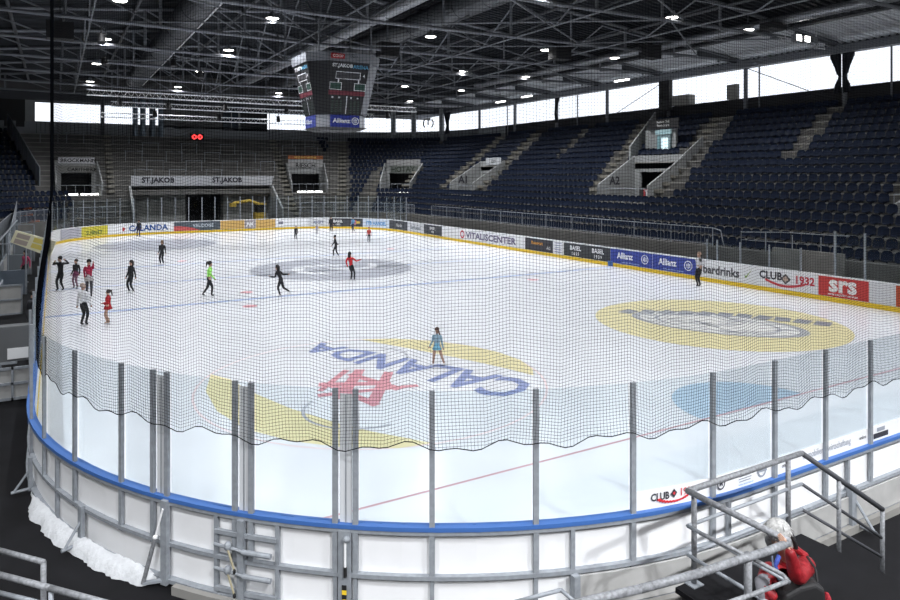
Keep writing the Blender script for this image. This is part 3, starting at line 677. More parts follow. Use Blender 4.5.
# upper lit doorway behind A2
t = thing('stairwell_doorway', 'lit glass doorway under a black sign above stairwell A2', 'doorway', (40.9, 30.2, 6.6))
mb = MB(); mb.box((0, 0, .9), (.12, 1.3, 2.0), m=M((.18, .25, .27))); mb.build('door_frame', None, t)
mb = MB(); mb.box((-.08, -.12, .85), (.04, .62, 1.6)); mb.build('door_leaf', M_DOORGLOW, t)
mb = MB(); mb.box((-.08, .45, .95), (.04, .25, 1.7)); mb.build('side_light', mat('dim_glass', (.1, .2, .22), .3, emit=(.3, .5, .55, .25)), t)
mb = MB(); mb.box((-.1, 0, 2.1), (.05, 1.5, .35)); mb.build('fanlight', mat('dim_glass2', (.1, .2, .22), .3, emit=(.5, .65, .7, .45)), t)
mb = MB(); mb.box((-.2, -.1, 2.7), (.1, 2.9, .75)); sg_ = mb.build('name_board', M_BLACK, t)
mb = MB(); text_frame(mb, 'Business Club', (-.26, -.1, 2.85), (0, -1, 0), (0, 0, 1), .16, M((.5, .5, .5)), .01); text_frame(mb, 'Restaurant', (-.26, -.1, 2.58), (0, -1, 0), (0, 0, 1), .2, M((.5, .5, .5)), .01); mb.build('lettering', None, sg_)
mb = MB(); mb.prism([(41.0, 29.2, 6.2), (41.0, 32.2, 6.2), (41.0, 32.2, 8.9), (41.0, 29.2, 8.9)], (.2, 0, 0)); mb.prism([(38.8, 31.6, 6.0), (44.4, 34.2, 9.2), (44.4, 34.2, 10.7), (38.8, 31.6, 7.6)], (0, .15, 0)); struct(mb.build('wall_upper_stairwell', M_STAIRWALL), 'grey wall beside the upper doorway')
mb = MB(); mb.prism([(36.4, 26.75, 4.2), (41.2, 26.9, 7.4), (41.2, 26.9, 8.2), (36.4, 26.75, 5.1)], (0, .12, 0)); struct(mb.build('wall_stair_parapet', M_STAIRWALL), 'sloping grey parapet right of stairwell A2')
# banner + entrance ------------------------------------------------
mb = MB(); mb.prism([(OPEN[0], L+6.3, 4.35), (OPEN[1], L+6.3, 4.35), (OPEN[1]+.3, L+6.3, 5.35), (OPEN[0], L+6.3, 5.35)], (0, .12, 0))
ban = tag(mb.build('banner_beam', M((.36, .37, .39))), 'long pale banner reading ST. JAKOB twice over the far entrance', 'banner')
mb = MB(); 
for x in (9.4, 16.2): text_frame(mb, 'ST.JAKOB', (x, L+6.27, 4.86), (1, 0, 0), (0, 0, 1), .52, K, .035, 1.0)
mb.build('lettering', None, ban)
mb = MB()
mb.box((9.5, L+7.6, 2.1), (5.4, .3, 4.2), m=M_CONC_L); mb.box((18.5, L+7.6, 2.1), (4.9, .3, 4.2), m=M_CONC_L)
for x in OPEN: mb.prism([(x, L+2.4, 0), (x, L+10.4, 0), (x, L+10.4, 4.4), (x, L+6.4, 4.4), (x, L+2.4, 2.0)], (.2 if x > 10 else -.2, 0, 0), M_STAIRWALL)
mb.box(((OPEN[0]+OPEN[1])/2, L+8.4, 4.25), (13.9, 4.0, .12), m=M_CONC_D)
for x in (12.2, 16.1): mb.box((x, L+8.2, 2.1), (.35, .35, 4.2), m=M_CONC)
struct(mb.build('wall_entrance', None), 'dark concrete bay under the banner')
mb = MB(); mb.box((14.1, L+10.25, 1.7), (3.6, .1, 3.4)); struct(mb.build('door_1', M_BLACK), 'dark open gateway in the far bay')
mb = MB(); mb.box((13.6, L+10.1, 3.75), (.3, .12, .22)); tag(mb.build('exit_light', M_TUBE), 'tiny bright exit light over the dark gateway', 'light')
t = thing('loader_machine', 'yellow loader machine parked under the far banner', 'vehicle', (18.3, L+5.0, 0))
YM = M((.45, .30, .04), 'machine_yellow'); 
mb = MB(); mb.box((.9, 0, 1.1), (1.0, 1.6, .8), m=YM); mb.box((1.0, 0, 1.9), (.8, 1.2, .9), m=M_BLACK); mb.box((1.0, 0, 2.4), (1.0, 1.4, .12), m=YM); mb.build('cab', None, t)
mb = MB(); mb.poly([Vector((1.0, -.3, 2.3)), Vector((-.2, -.3, 2.75)), Vector((-1.9, -.3, 2.5))], .16, 8); mb.box((-1.9, -.3, 2.35), (.5, .9, .35)); mb.build('boom', YM, t)
for dx in (.5, 1.5):
    mb = MB(); mb.tube((dx, -.9, .4), (dx, -.6, .4), .4, 14); mb.build('wheel', M_BLACK, t)
# crush barriers on the standing terraces
bars = []
for i, xs in ((7, (8.2, 11.5, 15.2, 19.2)), (9, (9.5, 13.4, 17.2, 21.4)), (11, (7.6, 11.6, 15.6, 19.6)), (13, (9.4, 13.4, 17.6, 24.8, 27.6)), (15, (6.6, 2.2, -.2, 26.5, 29.2))):
    for x in xs:
        mb = MB(); y = L+oi(i)+(.1 if i > 5 else .5); z = zi(i)
        mb.tube((x-.9, y, z+1.1), (x+.9, y, z+1.1), .03, 6); 
        for dx in (-.8, .8): mb.tube((x+dx, y, z), (x+dx, y, z+1.1), .03, 6)
        o = mb.build('crush_barrier', M_GALV); tag(o, 'steel crush barrier on the standing terraces of the far end', 'railing', 'crush barriers on the far terraces')
# radial glass divider at left
mb = MB(); a, b = Vector((-.9, 66.7, 4.0)), Vector((-3.9, 75.6, 9.6))
for f in lin(0, 1, .125): p = a.lerp(b, f); mb.tube(p, p+Vector((0, 0, 2.1)), .04, 6, M_GALV)
mb.tube(a+Vector((0, 0, 2.1)), b+Vector((0, 0, 2.1)), .04, 6, M_GALV); mb.prism([a+Vector((0, 0, .1)), b+Vector((0, 0, .1)), b+Vector((0, 0, 2.05)), a+Vector((0, 0, 2.05))], (.03, .02, 0), mat('frosted_divider', (.55, .60, .65), .4))
tag(mb.build('sloping_divider', None), 'sloping grey panel divider climbing the upper left stand', 'divider')
# front rail of stands (mesh balustrade)
def balustrade(name, label, u0, u1, o=2.55, z0=1.5, z1=2.5, step=.011):
    t = thing(name, label, 'railing'); mb = MB(); ts = lin(u0, u1, .02)
    for z in (z1, z0+.12): mb = MB(); mb.poly([P2(u, o, z) for u in ts], .028 if z == z1 else .018, 6); mb.build('hand_rail' if z == z1 else 'bottom_rail', M_GALV, t)
    for u in lin(u0, u1, step*4): mb = MB(); mb.tube(P2(u, o, z0-.3), P2(u, o, z1), .028, 6); mb.build('rail_post', M_GALV, t)
    mb = MB()
    for u in lin(u0, u1, step*.36): mb.tube(P2(u, o, z0+.12), P2(u, o, z1-.04), .008, 4)
    mb.build('infill_bars', M_GALV, t); return t
balustrade('front_railing', 'long barred steel railing before the right-hand seats', unear(W+2.55, 18.6, 2.55), unear(W+2.55, 50, 2.55))
balustrade('front_railing', 'barred steel railing round the far right bend', unear(W+2.55, 53.5, 2.55), unear(23, L+2.55, 2.55), step=.02)
balustrade('front_railing', 'barred steel railing before the far left seats', unear(5.2, L+2.55, 2.55), 4.4, step=.02)
mb = MB(); u = unear(W+2.55, 18.6, 2.55); p = P2(u, 2.55, 2.5); mb.poly([p, p+Vector((.0, -.5, -.1)), p+Vector((0, -.7, -.9))], .028, 6)
tag(mb.build('rail_end', M_GALV), 'curved end of the long railing at the right', 'railing')
t = thing('stair_rail', 'steel handrail stepping up near the right edge of the front row', 'railing', (W+2.6, 16.9, 0))
mb = MB(); mb.poly([Vector((0, 0, 1.5)), Vector((0, 0, 2.4)), Vector((0, -2.3, 2.55)), Vector((0, -5.5, 2.6))], .025, 6); mb.poly([Vector((0, 0, 2.0)), Vector((0, -5.5, 2.1))], .015, 6); mb.build('hand_rail', M_GALV, t)
for k in range(4): mb = MB(); mb.tube((0, -1.4*k, 1.2), (0, -1.4*k, 2.45), .025, 6); mb.build('rail_post', M_GALV, t)
# dark team-bench shelter strip behind right boards
mb = MB(); mb.box((W+1.25, 33, .45), (1.6, 30, .9)); struct(mb.build('wall_bench_trench', M_PARA), 'black trench wall behind the right boards')
mb = MB(); mb.sweep(rink, lin(97.5, 129.8, 1), .16, .7, .9, .96); struct(mb.build('trim_bench_ledge', M_PARA), 'black ledge behind the right boards')
mb = MB(); mb.box((W+2.35, 13.2, .9), (.2, 3.4, 1.8)); mb.box((W+2.3, 12.5, .9), (.25, 1.4, 1.5), m=M_CONC_D); struct(mb.build('wall_bench_end', M_CONC_L), 'grey wall by the right end of the benches')
# ---------------------------------------------------------------- outer walls, windows
OW = 16.2; SILL, HEAD = 11.1, 13.35
def uY(y): return unear(W+OW, y, OW)
def uX(x): return unear(x, L+OW, OW)
def wallpiece(mb, u0, u1, z0, z1, m, o0=OW, th=.25): mb.sweep(bowl, lin(u0, u1, .05), o0, o0+th, z0, z1, m)
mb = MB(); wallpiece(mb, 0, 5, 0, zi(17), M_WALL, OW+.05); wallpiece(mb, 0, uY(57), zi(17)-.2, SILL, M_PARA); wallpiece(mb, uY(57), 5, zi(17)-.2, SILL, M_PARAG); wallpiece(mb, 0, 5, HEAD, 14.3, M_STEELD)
struct(mb.build('wall_outer', None), 'outer hall wall below and above the window band')
pm = MB()
for u in lin(uY(57), uX(23.5), .012)+lin(uX(8.1), uX(-1.4), .012): pm.tube(P2(u, OW-.06, zi(17)+.1), P2(u, OW-.06, SILL+.02), .03, 4)
struct(pm.build('trim_parapet_ribs', M_STEELD), 'upright ribs on the grey parapet')
mb = MB()
wallpiece(mb, uX(17.9), uX(11.2), SILL-.2, HEAD, M_WALL); wallpiece(mb, uX(23.2), uX(19.9), SILL-.3, HEAD, M_BLACK)
wallpiece(mb, uX(19.7), uX(17.9), SILL-.3, HEAD, mat('dark_glazing', (.03, .04, .05), .15)); wallpiece(mb, uX(18.9), uX(18.8), SILL-.3, HEAD, M_STAIRWALL, OW-.05); wallpiece(mb, uX(17.9), uX(17.75), SILL-.3, HEAD, M_BLACK, OW-.05)
wallpiece(mb, uX(-1.5), uX(-2.4), SILL-.6, HEAD, M_STAIRWALL); wallpiece(mb, uX(-2.4), 5, SILL-.6, HEAD, M_BLACK)
wallpiece(mb, uX(40.2) if False else uX(19.9), uX(19.7), SILL-.3, HEAD, M_STAIRWALL)
struct(mb.build('wall_far_upper', None), 'solid parts of the far upper wall')
wn = 0
def window(u0, u1, z0=SILL, z1=HEAD):
    global wn; wn += 1; t = bpy.data.objects.new('window_%d' % wn, None); C.objects.link(t); struct(t, 'bright window in the band below the roof')
    mb = MB(); mb.sweep(bowl, lin(u0, u1, .04), OW+.1, OW+.12, z0, z1); mb.build('pane', GLW, t)
    mb = MB()
    for u in (u0, u1): mb.tube(P2(u, OW+.1, z0), P2(u, OW+.1, z1), .045, 4)
    mb.sweep(bowl, lin(u0, u1, .04), OW+.06, OW+.14, z0, z0+.05); mb.build('window_frame', M_STEELD, t)
cols = [19.2+7.2*k for k in range(-3, 7)]
ys = [-10]+cols+[68.5]
for a, b in zip(ys, ys[1:]): window(uY(a), uY(b))
us = [uY(68.5), 1.30, 1.49, 1.62, uX(31), uX(23.5)]
for a, b in zip(us, us[1:]): window(a, b)
for a, b in ((11.2, 8.1), (8.1, 4.8), (4.8, -1.5)): window(uX(a), uX(b))
mb = MB()
def column(u, r=.13, m=M_STEEL, lab=None, z0=9.2):
    mb = MB(); mb.tube(P2(u, OW-.05, z0), P2(u, OW-.05, 14.0), r, 10, m); return struct(mb.build('column', m), lab or 'round steel roof column before the window band')
for y in cols: column(uY(y), .16)
for u in (1.30, 1.49, 1.62): column(u, .34, M_PARAG, 'broad grey column in the far right bend')
for y in (44.9, 56.6, 25.3, 16.4): column(uY(y), .06)
column(uX(4.9), .2, M_STEELD); column(uX(31), .15)
for x, r in ((8.2, .3), (9.0, .32), (10.0, .35), (10.9, .3)): column(uX(x), r, mat('duct_riser', (.16, .2, .24), .35, metal=.6), 'steel duct riser at the far upper wall')
# bracing rods
for y0_, y1_, lab in ((39.5, 33.9, 'left'), (26.3, 21.5, 'right')):
    mb = MB(); mb.tube((W+OW-.1, y0_ if lab == 'right' else y0_, HEAD if lab == 'right' else SILL), (W+OW-.1, y1_, SILL if lab == 'right' else HEAD), .03, 6)
    tag(mb.build('brace_rod', M_STEELD), 'thin diagonal brace rod across the %s long window' % ('middle' if lab == 'left' else 'rightmost'), 'brace')
# curtains
def curtain(name, y, sides, label, u=None):
    mb = MB(); p0 = P2(u if u is not None else uY(y), OW-.45, 0); along = Vector((0, 1, 0))
    for sd in sides:
        prof = [(13.4, .75), (13.0, .68), (12.4, .42), (12.0, .30), (11.8, .16), (11.6, .22), (11.2, .42), (10.7, .5)]
        n = 9
        vs = []
        for z, w in prof:
            for k in range(n): f = k/(n-1); vs.append(p0+along*sd*(.05+w*f)+Vector((-.1+.07*math.sin(k*2.4), 0, z)))
        mb.add(vs, [(j*n+k, j*n+k+1, (j+1)*n+k+1, (j+1)*n+k) for j in range(len(prof)-1) for k in range(n-1)])
    o = mb.build(name, M_CURTAIN); m_ = o.modifiers.new('t', 'SOLIDIFY'); m_.thickness = .04; tag(o, label, 'curtain')
curtain('tied_curtain', 19.2, (-1, 1), 'dark curtain tied at the column near the right edge'); curtain('tied_curtain', 48., (-1,), 'dark curtain gathered on one side of the middle column')
curtain('tied_curtain', 68.3, (-1, 1), 'dark curtain tied at the column in the far right bend')
mb = MB(); mb.box((W+OW-.75, 33.3, 12.0), (.4, 1.1, 2.5)); tag(mb.build('loudspeaker_cabinet', M_BLACK), 'tall black cabinet against the window above stairwell A2', 'cabinet')
mb = MB(); mb.box((W+OW-.6, 31.6, 11.45), (.8, 1.6, .8)); tag(mb.build('equipment_box', M_CONC_L), 'grey equipment box on the sill beside the black cabinet', 'box')
mb = MB(); mb.box((W+OW-.4, 27.2, 11.65), (.4, .8, 1.1)); tag(mb.build('ventilation_box', M_CONC_L), 'small grey box standing on the window sill', 'box')
# fan logo drawn on one bend window
mb = MB(); u = 1.395; p = P2(u, OW+.0, 12.2); q = P2(u-.02, OW, 12.2); ex = (q-p).normalized()
ring(mb, p, ex, (0, 0, 1), .62, .8, K, 16, -.8, .8); ring(mb, p, ex, (0, 0, 1), .62, .8, K, 16, PI-.8, PI+.8); mb.box(p, (.1, .1, .5)); mb.box(p+Vector((0, 0, .35)), (.16, .1, .16))
tag(mb.build('window_emblem', K), 'small dark emblem on a bright window of the far bend', 'emblem')
# near and left enclosing walls
mb = MB(); mb.box((-16.5, 28, 7), (.3, 92, 14.4)); struct(mb.build('wall_left', M_WALL), 'left hall wall'); mb = MB(); mb.box((14.5, -15.5, 7), (62, .3, 14.4)); struct(mb.build('wall_near', M_WALL), 'hall wall behind the camera')
mb = MB(); mb.box((-5, L+OW+.2, 5), (24, .3, 10)); struct(mb.build('wall_far_left', M_WALL), 'far left hall wall')
# ================================================================== ROOF
XM, EZ, RZ = 14.5, 13.9, 17.2
def roofz(x): return EZ+(RZ-EZ)*(1-abs(x-XM)/31.2)
mb = MB(); y = -15.5; n = 0
xs_ = [-16.7, XM, 45.6]
prof = []
while y < 77: prof += [(y, 0), (y+.16, .0), (y+.22, .10), (y+.38, .10)]; y += .44
def deck(x0, x1, m, name, lab, dz=0.):
    mb = MB(); vs = []; 
    for (y, dh) in prof: vs += [(x0, y, roofz(x0)+dh+dz), (x1, y, roofz(x1)+dh+dz)]
    mb.add(vs, [(2*i, 2*i+1, 2*i+3, 2*i+2) for i in range(len(prof)-1)]); return struct(mb.build(name, m), lab)
deck(-16.7, XM, M_DECK, 'ceiling_deck', 'dark corrugated roof deck, left slope'); deck(XM, 40., M_DECK, 'ceiling_deck', 'dark corrugated roof deck, right slope')
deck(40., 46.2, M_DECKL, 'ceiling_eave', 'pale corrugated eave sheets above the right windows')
mb = MB(); mb.box((14.5, 30.7, 17.6), (64, 94, .1)); struct(mb.build('ceiling_cover', M_DECK), 'roof cover')
mb = MB(); mb.box((46.5, 30.7, 14.6), (1., 94, 1.5)); mb.box((14.5, 77, 15.4), (64, .3, 4.4)); mb.box((14.5, -15.6, 15.4), (64, .3, 4.4)); mb.box((-16.8, 30, 15.4), (.3, 94, 4.4)); struct(mb.build('wall_gable', M_WALL), 'upper gable walls')
BC = 13.45
tl = ['second roof truss from the camera', 'third', 'fourth']
ORD = ['first', 'second', 'third', 'fourth', 'fifth', 'sixth', 'seventh', 'eighth', 'ninth', 'tenth', 'eleventh', 'twelfth']
for n, y in enumerate([12.+7.2*k for k in range(0, 9)]):
    t = thing('roof_truss', 'steel lattice roof truss spanning the hall, %s from the camera' % ORD[n], 'truss', (0, y, 0))
    mb = MB(); mb.tube((-16, 0, BC+.3), (XM, 0, BC), .10, 8); mb.tube((XM, 0, BC), (45, 0, BC+.35), .10, 8); mb.build('bottom_chord', M_STEEL, t)
    mb = MB(); mb.tube((-16, 0, roofz(-16)-.2), (XM, 0, RZ-.2), .12, 8); mb.tube((XM, 0, RZ-.2), (45, 0, roofz(45)-.2), .12, 8); mb.build('top_chord', M_STEEL, t)
    for k in range(13):
        x = -13+k*4.6; 
        if x > 44: continue
        mb = MB(); mb.tube((x, 0, BC+.1), (x, 0, roofz(x)-.2), .07 if k % 2 else .09, 6)
        x2 = x+4.6 if x < XM-2 else x+4.6
        if x2 < 44: 
            if x < XM-1: mb.tube((x, 0, roofz(x)-.2), (x2, 0, BC+.1), .055, 6)
            else: mb.tube((x, 0, BC+.1), (x2, 0, roofz(x2)-.2), .055, 6)
        mb.build('web_strut', M_STEEL, t)
for n, x in enumerate((-9, -2., 4.8, 11.6, 20.8, 27., 33.2, 39.)):
    mb = MB(); z = roofz(x)-.35; mb.tube((x, -14, z), (x, 76, z), .11, 6)
    tag(mb.build('roof_purlin', M_STEELD), 'dark steel purlin running the length of the roof, %s from the left' % ORD[n], 'beam')
for n, x in enumerate((2.0, 13.4, 24.2, 31.0)):     # longitudinal lattice girders
    mb = MB(); za, zb = BC+.1, roofz(x)-.5
    mb.tube((x, -6, za), (x, 70, za), .05, 6)
    ys_ = lin(4.8, 69.6, 7.2)
    for a, b in zip(ys_, ys_[1:]): m_ = (a+b)/2; mb.tube((x, a, zb), (x, m_, za), .05, 6); mb.tube((x, m_, za), (x, b, zb), .05, 6)
    tag(mb.build('bracing_girder', M_STEEL), 'zigzag bracing girder running lengthwise, %s from the left' % ORD[n], 'beam')
for n, (y, x0, x1) in enumerate(((15.6, 3, 30), (30., 4, 32), (44.4, 3, 30), (22.8, 18, 40), (37.2, 20, 42))):  # plan cross bracing
    mb = MB(); mb.tube((x0, y-3.6, BC+.2), (x1/2+x0/2, y+3.6, BC+.2), .045, 6); mb.tube((x1/2+x0/2, y+3.6, BC+.2), (x1, y-3.6, BC+.3), .045, 6); mb.tube((x0, y+3.6, BC+.2), (x1/2+x0/2, y-3.6, BC+.2), .045, 6); mb.tube((x1/2+x0/2, y-3.6, BC+.2), (x1, y+3.6, BC+.3), .045, 6)
    tag(mb.build('cross_bracing', M_STEEL), 'crossed bracing bars at truss level, %s bay from the camera' % ORD[[0, 2, 4, 1, 3][n]], 'beam')
mb = MB(); mb.box((44.2, 30, 13.45), (.25, 92, .5)); tag(mb.build('eave_beam', M_STEEL), 'long steel eave beam above the right windows', 'beam')
for n, y in enumerate([12.+7.2*k for k in range(0, 9)]):
    mb = MB(); mb.prism([(40, y-.08, roofz(40)-.15), (44.4, y-.08, roofz(44)-.1), (44.4, y-.08, roofz(44)-.45), (40, y-.08, roofz(40)-.75)], (0, .16, 0)); tag(mb.build('eave_bracket', M_STEELD), 'tapered steel bracket under the right eave, %s from the camera' % ORD[n], 'beam')
def duct(x, z, r, m, label, glint=None, y0=-10, y1=66):
    t = thing('air_duct', label, 'duct', (x, y0, z)); mb = MB(); mb.tube((0, 0, 0), (0, y1-y0, 0), r, 20); mb.build('duct_pipe', m, t, smooth=False)
    for y in lin(14, y1-y0-1, 3.0): mb = MB(); mb.tube((0, y, 0), (0, y+.06, 0), r+.025, 20); mb.build('duct_collar', m, t)
    if glint:
        mb = MB(); mb.tube((r*.86, 0, -r*.6), (r*.86, y1-y0, -r*.6), .05, 6); mb.build('duct_highlight', M_ALU, t)  # pale strip added to stand for the bright reflection along the duct
duct(7.2, 14.75, .80, M_DUCT, 'big dark round air duct with a pale strip as its lower highlight, left of centre', True)
duct(17.6, 15.1, .42, M_DUCTL, 'pale grey air duct just right of the scoreboard')
duct(36.7, 14.25, .28, M_DUCTL, 'thin pale pipe duct above the right stand', y1=50)
duct(21.0, 15.2, .75, M_DUCT, 'big dark round air duct right of centre')
# lighting trusses (aluminium box truss across the hall)
def boxtruss(y, x0, x1, z, label):
    mb = MB(); w = .2
    for dy in (-w, w):
        for dz in (-w, w): mb.tube((x0, y+dy, z+dz), (x1, y+dy, z+dz), .032, 6)
    n = int((x1-x0)/.5)
    for k in range(n):
        a = x0+k*.5
        mb.tube((a, y-w, z-w), (a+.25, y-w, z+w), .014, 4); mb.tube((a+.25, y-w, z+w), (a+.5, y-w, z-w), .014, 4)
        mb.tube((a, y-w, z-w), (a+.25, y+w, z-w), .014, 4); mb.tube((a+.25, y+w, z-w), (a+.5, y-w, z-w), .014, 4)
    tag(mb.build('lighting_truss', M_ALU), label, 'truss')
boxtruss(50., 2.4, 30, 11.55, 'bright aluminium lighting truss across the far half, nearest one'); boxtruss(57.5, 4.5, 29, 11.5, 'aluminium lighting truss across the far half, second one'); boxtruss(62, 4, 27, 10.9, 'aluminium lighting truss nearest the far windows')
# stage lights hanging
sp = [(4.6, 50, 10.9), (8.1, 50, 10.8), (12.4, 50, 10.9), (17.5, 50, 10.9), (22.5, 50, 10.9), (27, 50, 10.9), (7.0, 40, 12.6), (9.2, 43, 12.4), (2.4, 32, 12.3), (3.0, 40, 12.4), (8.0, 57.5, 10.8), (13.5, 57.5, 10.7), (19, 57.5, 10.8)]
def spot_thing(x, y, z, label, group):
    t = thing('stage_light', label, 'lamp', (x, y, z), group); mb = MB(); mb.tube((0, 0, .2), (0, -.15, -.25), .16, 10, r2=.2); mb.build('lamp_body', M_BLACK, t); mb = MB(); mb.tube((0, 0, .2), (0, 0, .6), .03, 6); mb.box((0, 0, .25), (.45, .05, .05)); mb.build('yoke', M_BLACK, t)
for x, y, z in sp: spot_thing(x, y, z, 'black stage light hanging among the roof trusses', 'black stage lights under the roof')
# hall lamps; unseen rows behind camera and left column added to light the boards
LX = (3.1, 10.6, 20.4, 29.3, 35.6, -5.5); LY = (9., 19.3, 30., 40.5, 51., 62., -2., -12.5)
lamp0 = None
hm = MB(); hm.lathe((0, 0, 0), [(.0, .34), (.12, .34), (.14, .2), (.30, .08), (.38, 0), (.36, -.02), (.33, .02)], 16)
gm = MB(); gm.lathe((0, 0, 0), [(.33, .0), (.28, -.03), (0.001, -.045)], 16)
sm = MB(); sm.tube((0, 0, .33), (0, 0, .9), .03, 6)
for j, y in enumerate(LY):
    for i, x in enumerate(LX):
        if i == 5 and y > 25: continue
        z = 13.85
        t = thing('bay_or_fill_lamp', 'round high bay or added fill lamp hanging under the dark roof', 'lamp', (x, y, z), 'high bay lamps over the rink')
        if lamp0 is None: lamp0 = (hm.build('lamp_housing', M_GALV, t, True), gm.build('lamp_lens', M_LAMP, t, True), sm.build('lamp_rod', M_STEELD, t))
        else:
            for q in lamp0: c = q.copy(); c.parent = t; C.objects.link(c)
        ld = bpy.data.lights.new('lamp_light', 'SPOT'); ld.energy = (3500 if y > 10 else 1800) if y > 0 else (700 if y > -5 else 15500)  # negative-y rows are added fill light, out of view
        if i == 5: ld.energy = {9.: 3200, -2.: 7000}.get(y, ld.energy)
        ld.spot_size = math.radians(150); ld.spot_blend = .9; ld.shadow_soft_size = .35; ld.color = (.96, .97, 1)
        lo = bpy.data.objects.new('lamp_light', ld); C.objects.link(lo); lo.parent = t; lo.location = (0, 0, -.12)
# tube fittings under the right eave
for x, y, lab in ((39.5, 33.2, 'right'), (39.5, 45.5, 'middle'), (40, 50.5, 'left')):
    mb = MB(); mb.box((x, y, 12.9), (.25, 1.4, .1), m=M_TUBE); mb.box((x, y, 12.99), (.3, 1.5, .08), m=M_STEEL); mb.tube((x, y, 13.0), (x, y, 14.2), .02, 4, M_STEEL); tag(mb.build('strip_light', None), 'white strip light under the right eave, %s one' % {'right': 'nearest', 'middle': 'middle', 'left': 'furthest'}[lab], 'light')
t = thing('floodlight_cluster', 'cluster of floodlights on a pale frame under the right eave', 'lamp', (38.6, 18.0, 13.0))
mb = MB(); 
for dz in (0, .3): mb.tube((-2.2, 0, dz), (2.4, 0, dz), .03, 6)
for k in range(8): mb.tube((-2.2+k*.58, 0, 0), (-1.9+k*.58, 0, .3), .015, 4); mb.tube((-1.9+k*.58, 0, .3), (-1.62+k*.58, 0, 0), .015, 4)
mb.tube((-1.5, 0, .3), (-1.5, 0, 1.2), .03, 6); mb.tube((1.5, 0, .3), (1.5, 0, 1.1), .03, 6); mb.build('frame', M_ALU, t)
for dx in (-.9, -.1, .7): mb = MB(); mb.box((dx, -.3, .3), (.5, .3, .4), m=M_STEEL); mb.box((dx, -.47, .28), (.42, .03, .32), m=M_LAMP if dx < .5 else M_STEEL); mb.build('floodlight', None, t)
mb = MB(); mb.box((-2.3, .2, .9), (1.3, .8, .35)); mb.build('control_box', M_BLACK, t)
# projectors / heaters hanging (dark boxes)
for n, (px, py, d) in enumerate(((388, 50, 44), (560, 53, 45), (650, 52, 45), (60, 31, 36))):
    p = at(px, py, d); mb = MB(); mb.box(p, (1.3, .8, .9)); mb.tube(p, p+Vector((0, 0, 1.8)), .03, 4); tag(mb.build('ceiling_fan_heater', M_BLACK), 'black fan heater box hanging from the roof, %s from the left' % ORD[[1, 2, 3, 0][n]], 'heater')
# red digital clock on far terraces top
mb = MB(); p = at(197, 137, 74.5); mb.box(p, (1.5, .15, .7), m=M_BLACK)
for dx in (-.3, .3): ring(mb, p+Vector((dx, -.1, 0)), (1, 0, 0), (0, 0, 1), .12, .26, mat('red_led', (.8, .02, .02), emit=(1, .05, .05, 3)), 12)
mb.tube(p, p+Vector((0, 0, 3.6)), .04, 5, M_STEELD)
tag(mb.build('digital_clock', None), 'red glowing digital display hanging before the far wall', 'clock')
# ================================================================== SCOREBOARD
SB = Vector((14.25, 30.1, 7.86))
t = thing('scoreboard', 'dark tapered eight sided scoreboard cube hanging over centre ice', 'scoreboard', SB); t.scale = (.96, .96, .89)
def octo(hw, ch): return [(-hw+ch, -hw), (hw-ch, -hw), (hw, -hw+ch), (hw, hw-ch), (hw-ch, hw), (-hw+ch, hw), (-hw, hw-ch), (-hw, -hw+ch)]
def frust(mb, h0, c0, z0, h1, c1, z1, m=None):
    a = octo(h0, c0); b = octo(h1, c1); vs = [(x, y, z0) for x, y in a]+[(x, y, z1) for x, y in b]
    mb.add(vs, [(i, (i+1) % 8, 8+(i+1) % 8, 8+i) for i in range(8)]+[tuple(range(7, -1, -1)), tuple(range(8, 16))], m)
MBK = M((.018, .019, .022), 'scoreboard_face', .6)
mb = MB(); frust(mb, 1.55, .62, .95, 2.15, .90, 4.1); mb.build('body', MBK, t)
mb = MB(); frust(mb, 2.22, .93, 4.1, 2.28, .95, 4.62); hd = mb.build('head_band', M((.17, .18, .20)), t)
mb = MB(); frust(mb, 1.5, .60, .16, 1.5, .60, .92); bb = mb.build('bottom_band', M((.40, .42, .46)), t)
mb = MB(); frust(mb, 1.2, .3, .0, 1.55, .4, .16); mb.build('underside', M_BLACK, t)
def face(fi, zc, z, dx, out=.02):     # fi 0: -Y face, 1: -X face ; point on the slanted face at height z, lateral dx
    hw = 1.55+(2.15-1.55)*(z-.95)/3.15+out
    return Vector((dx, -hw, z)) if fi == 0 else Vector((-hw, -dx, z))
FX = [Vector((1, 0, 0)), Vector((0, -1, 0))]
tilt = Vector((0, -.6/3.15, 1)).normalized()
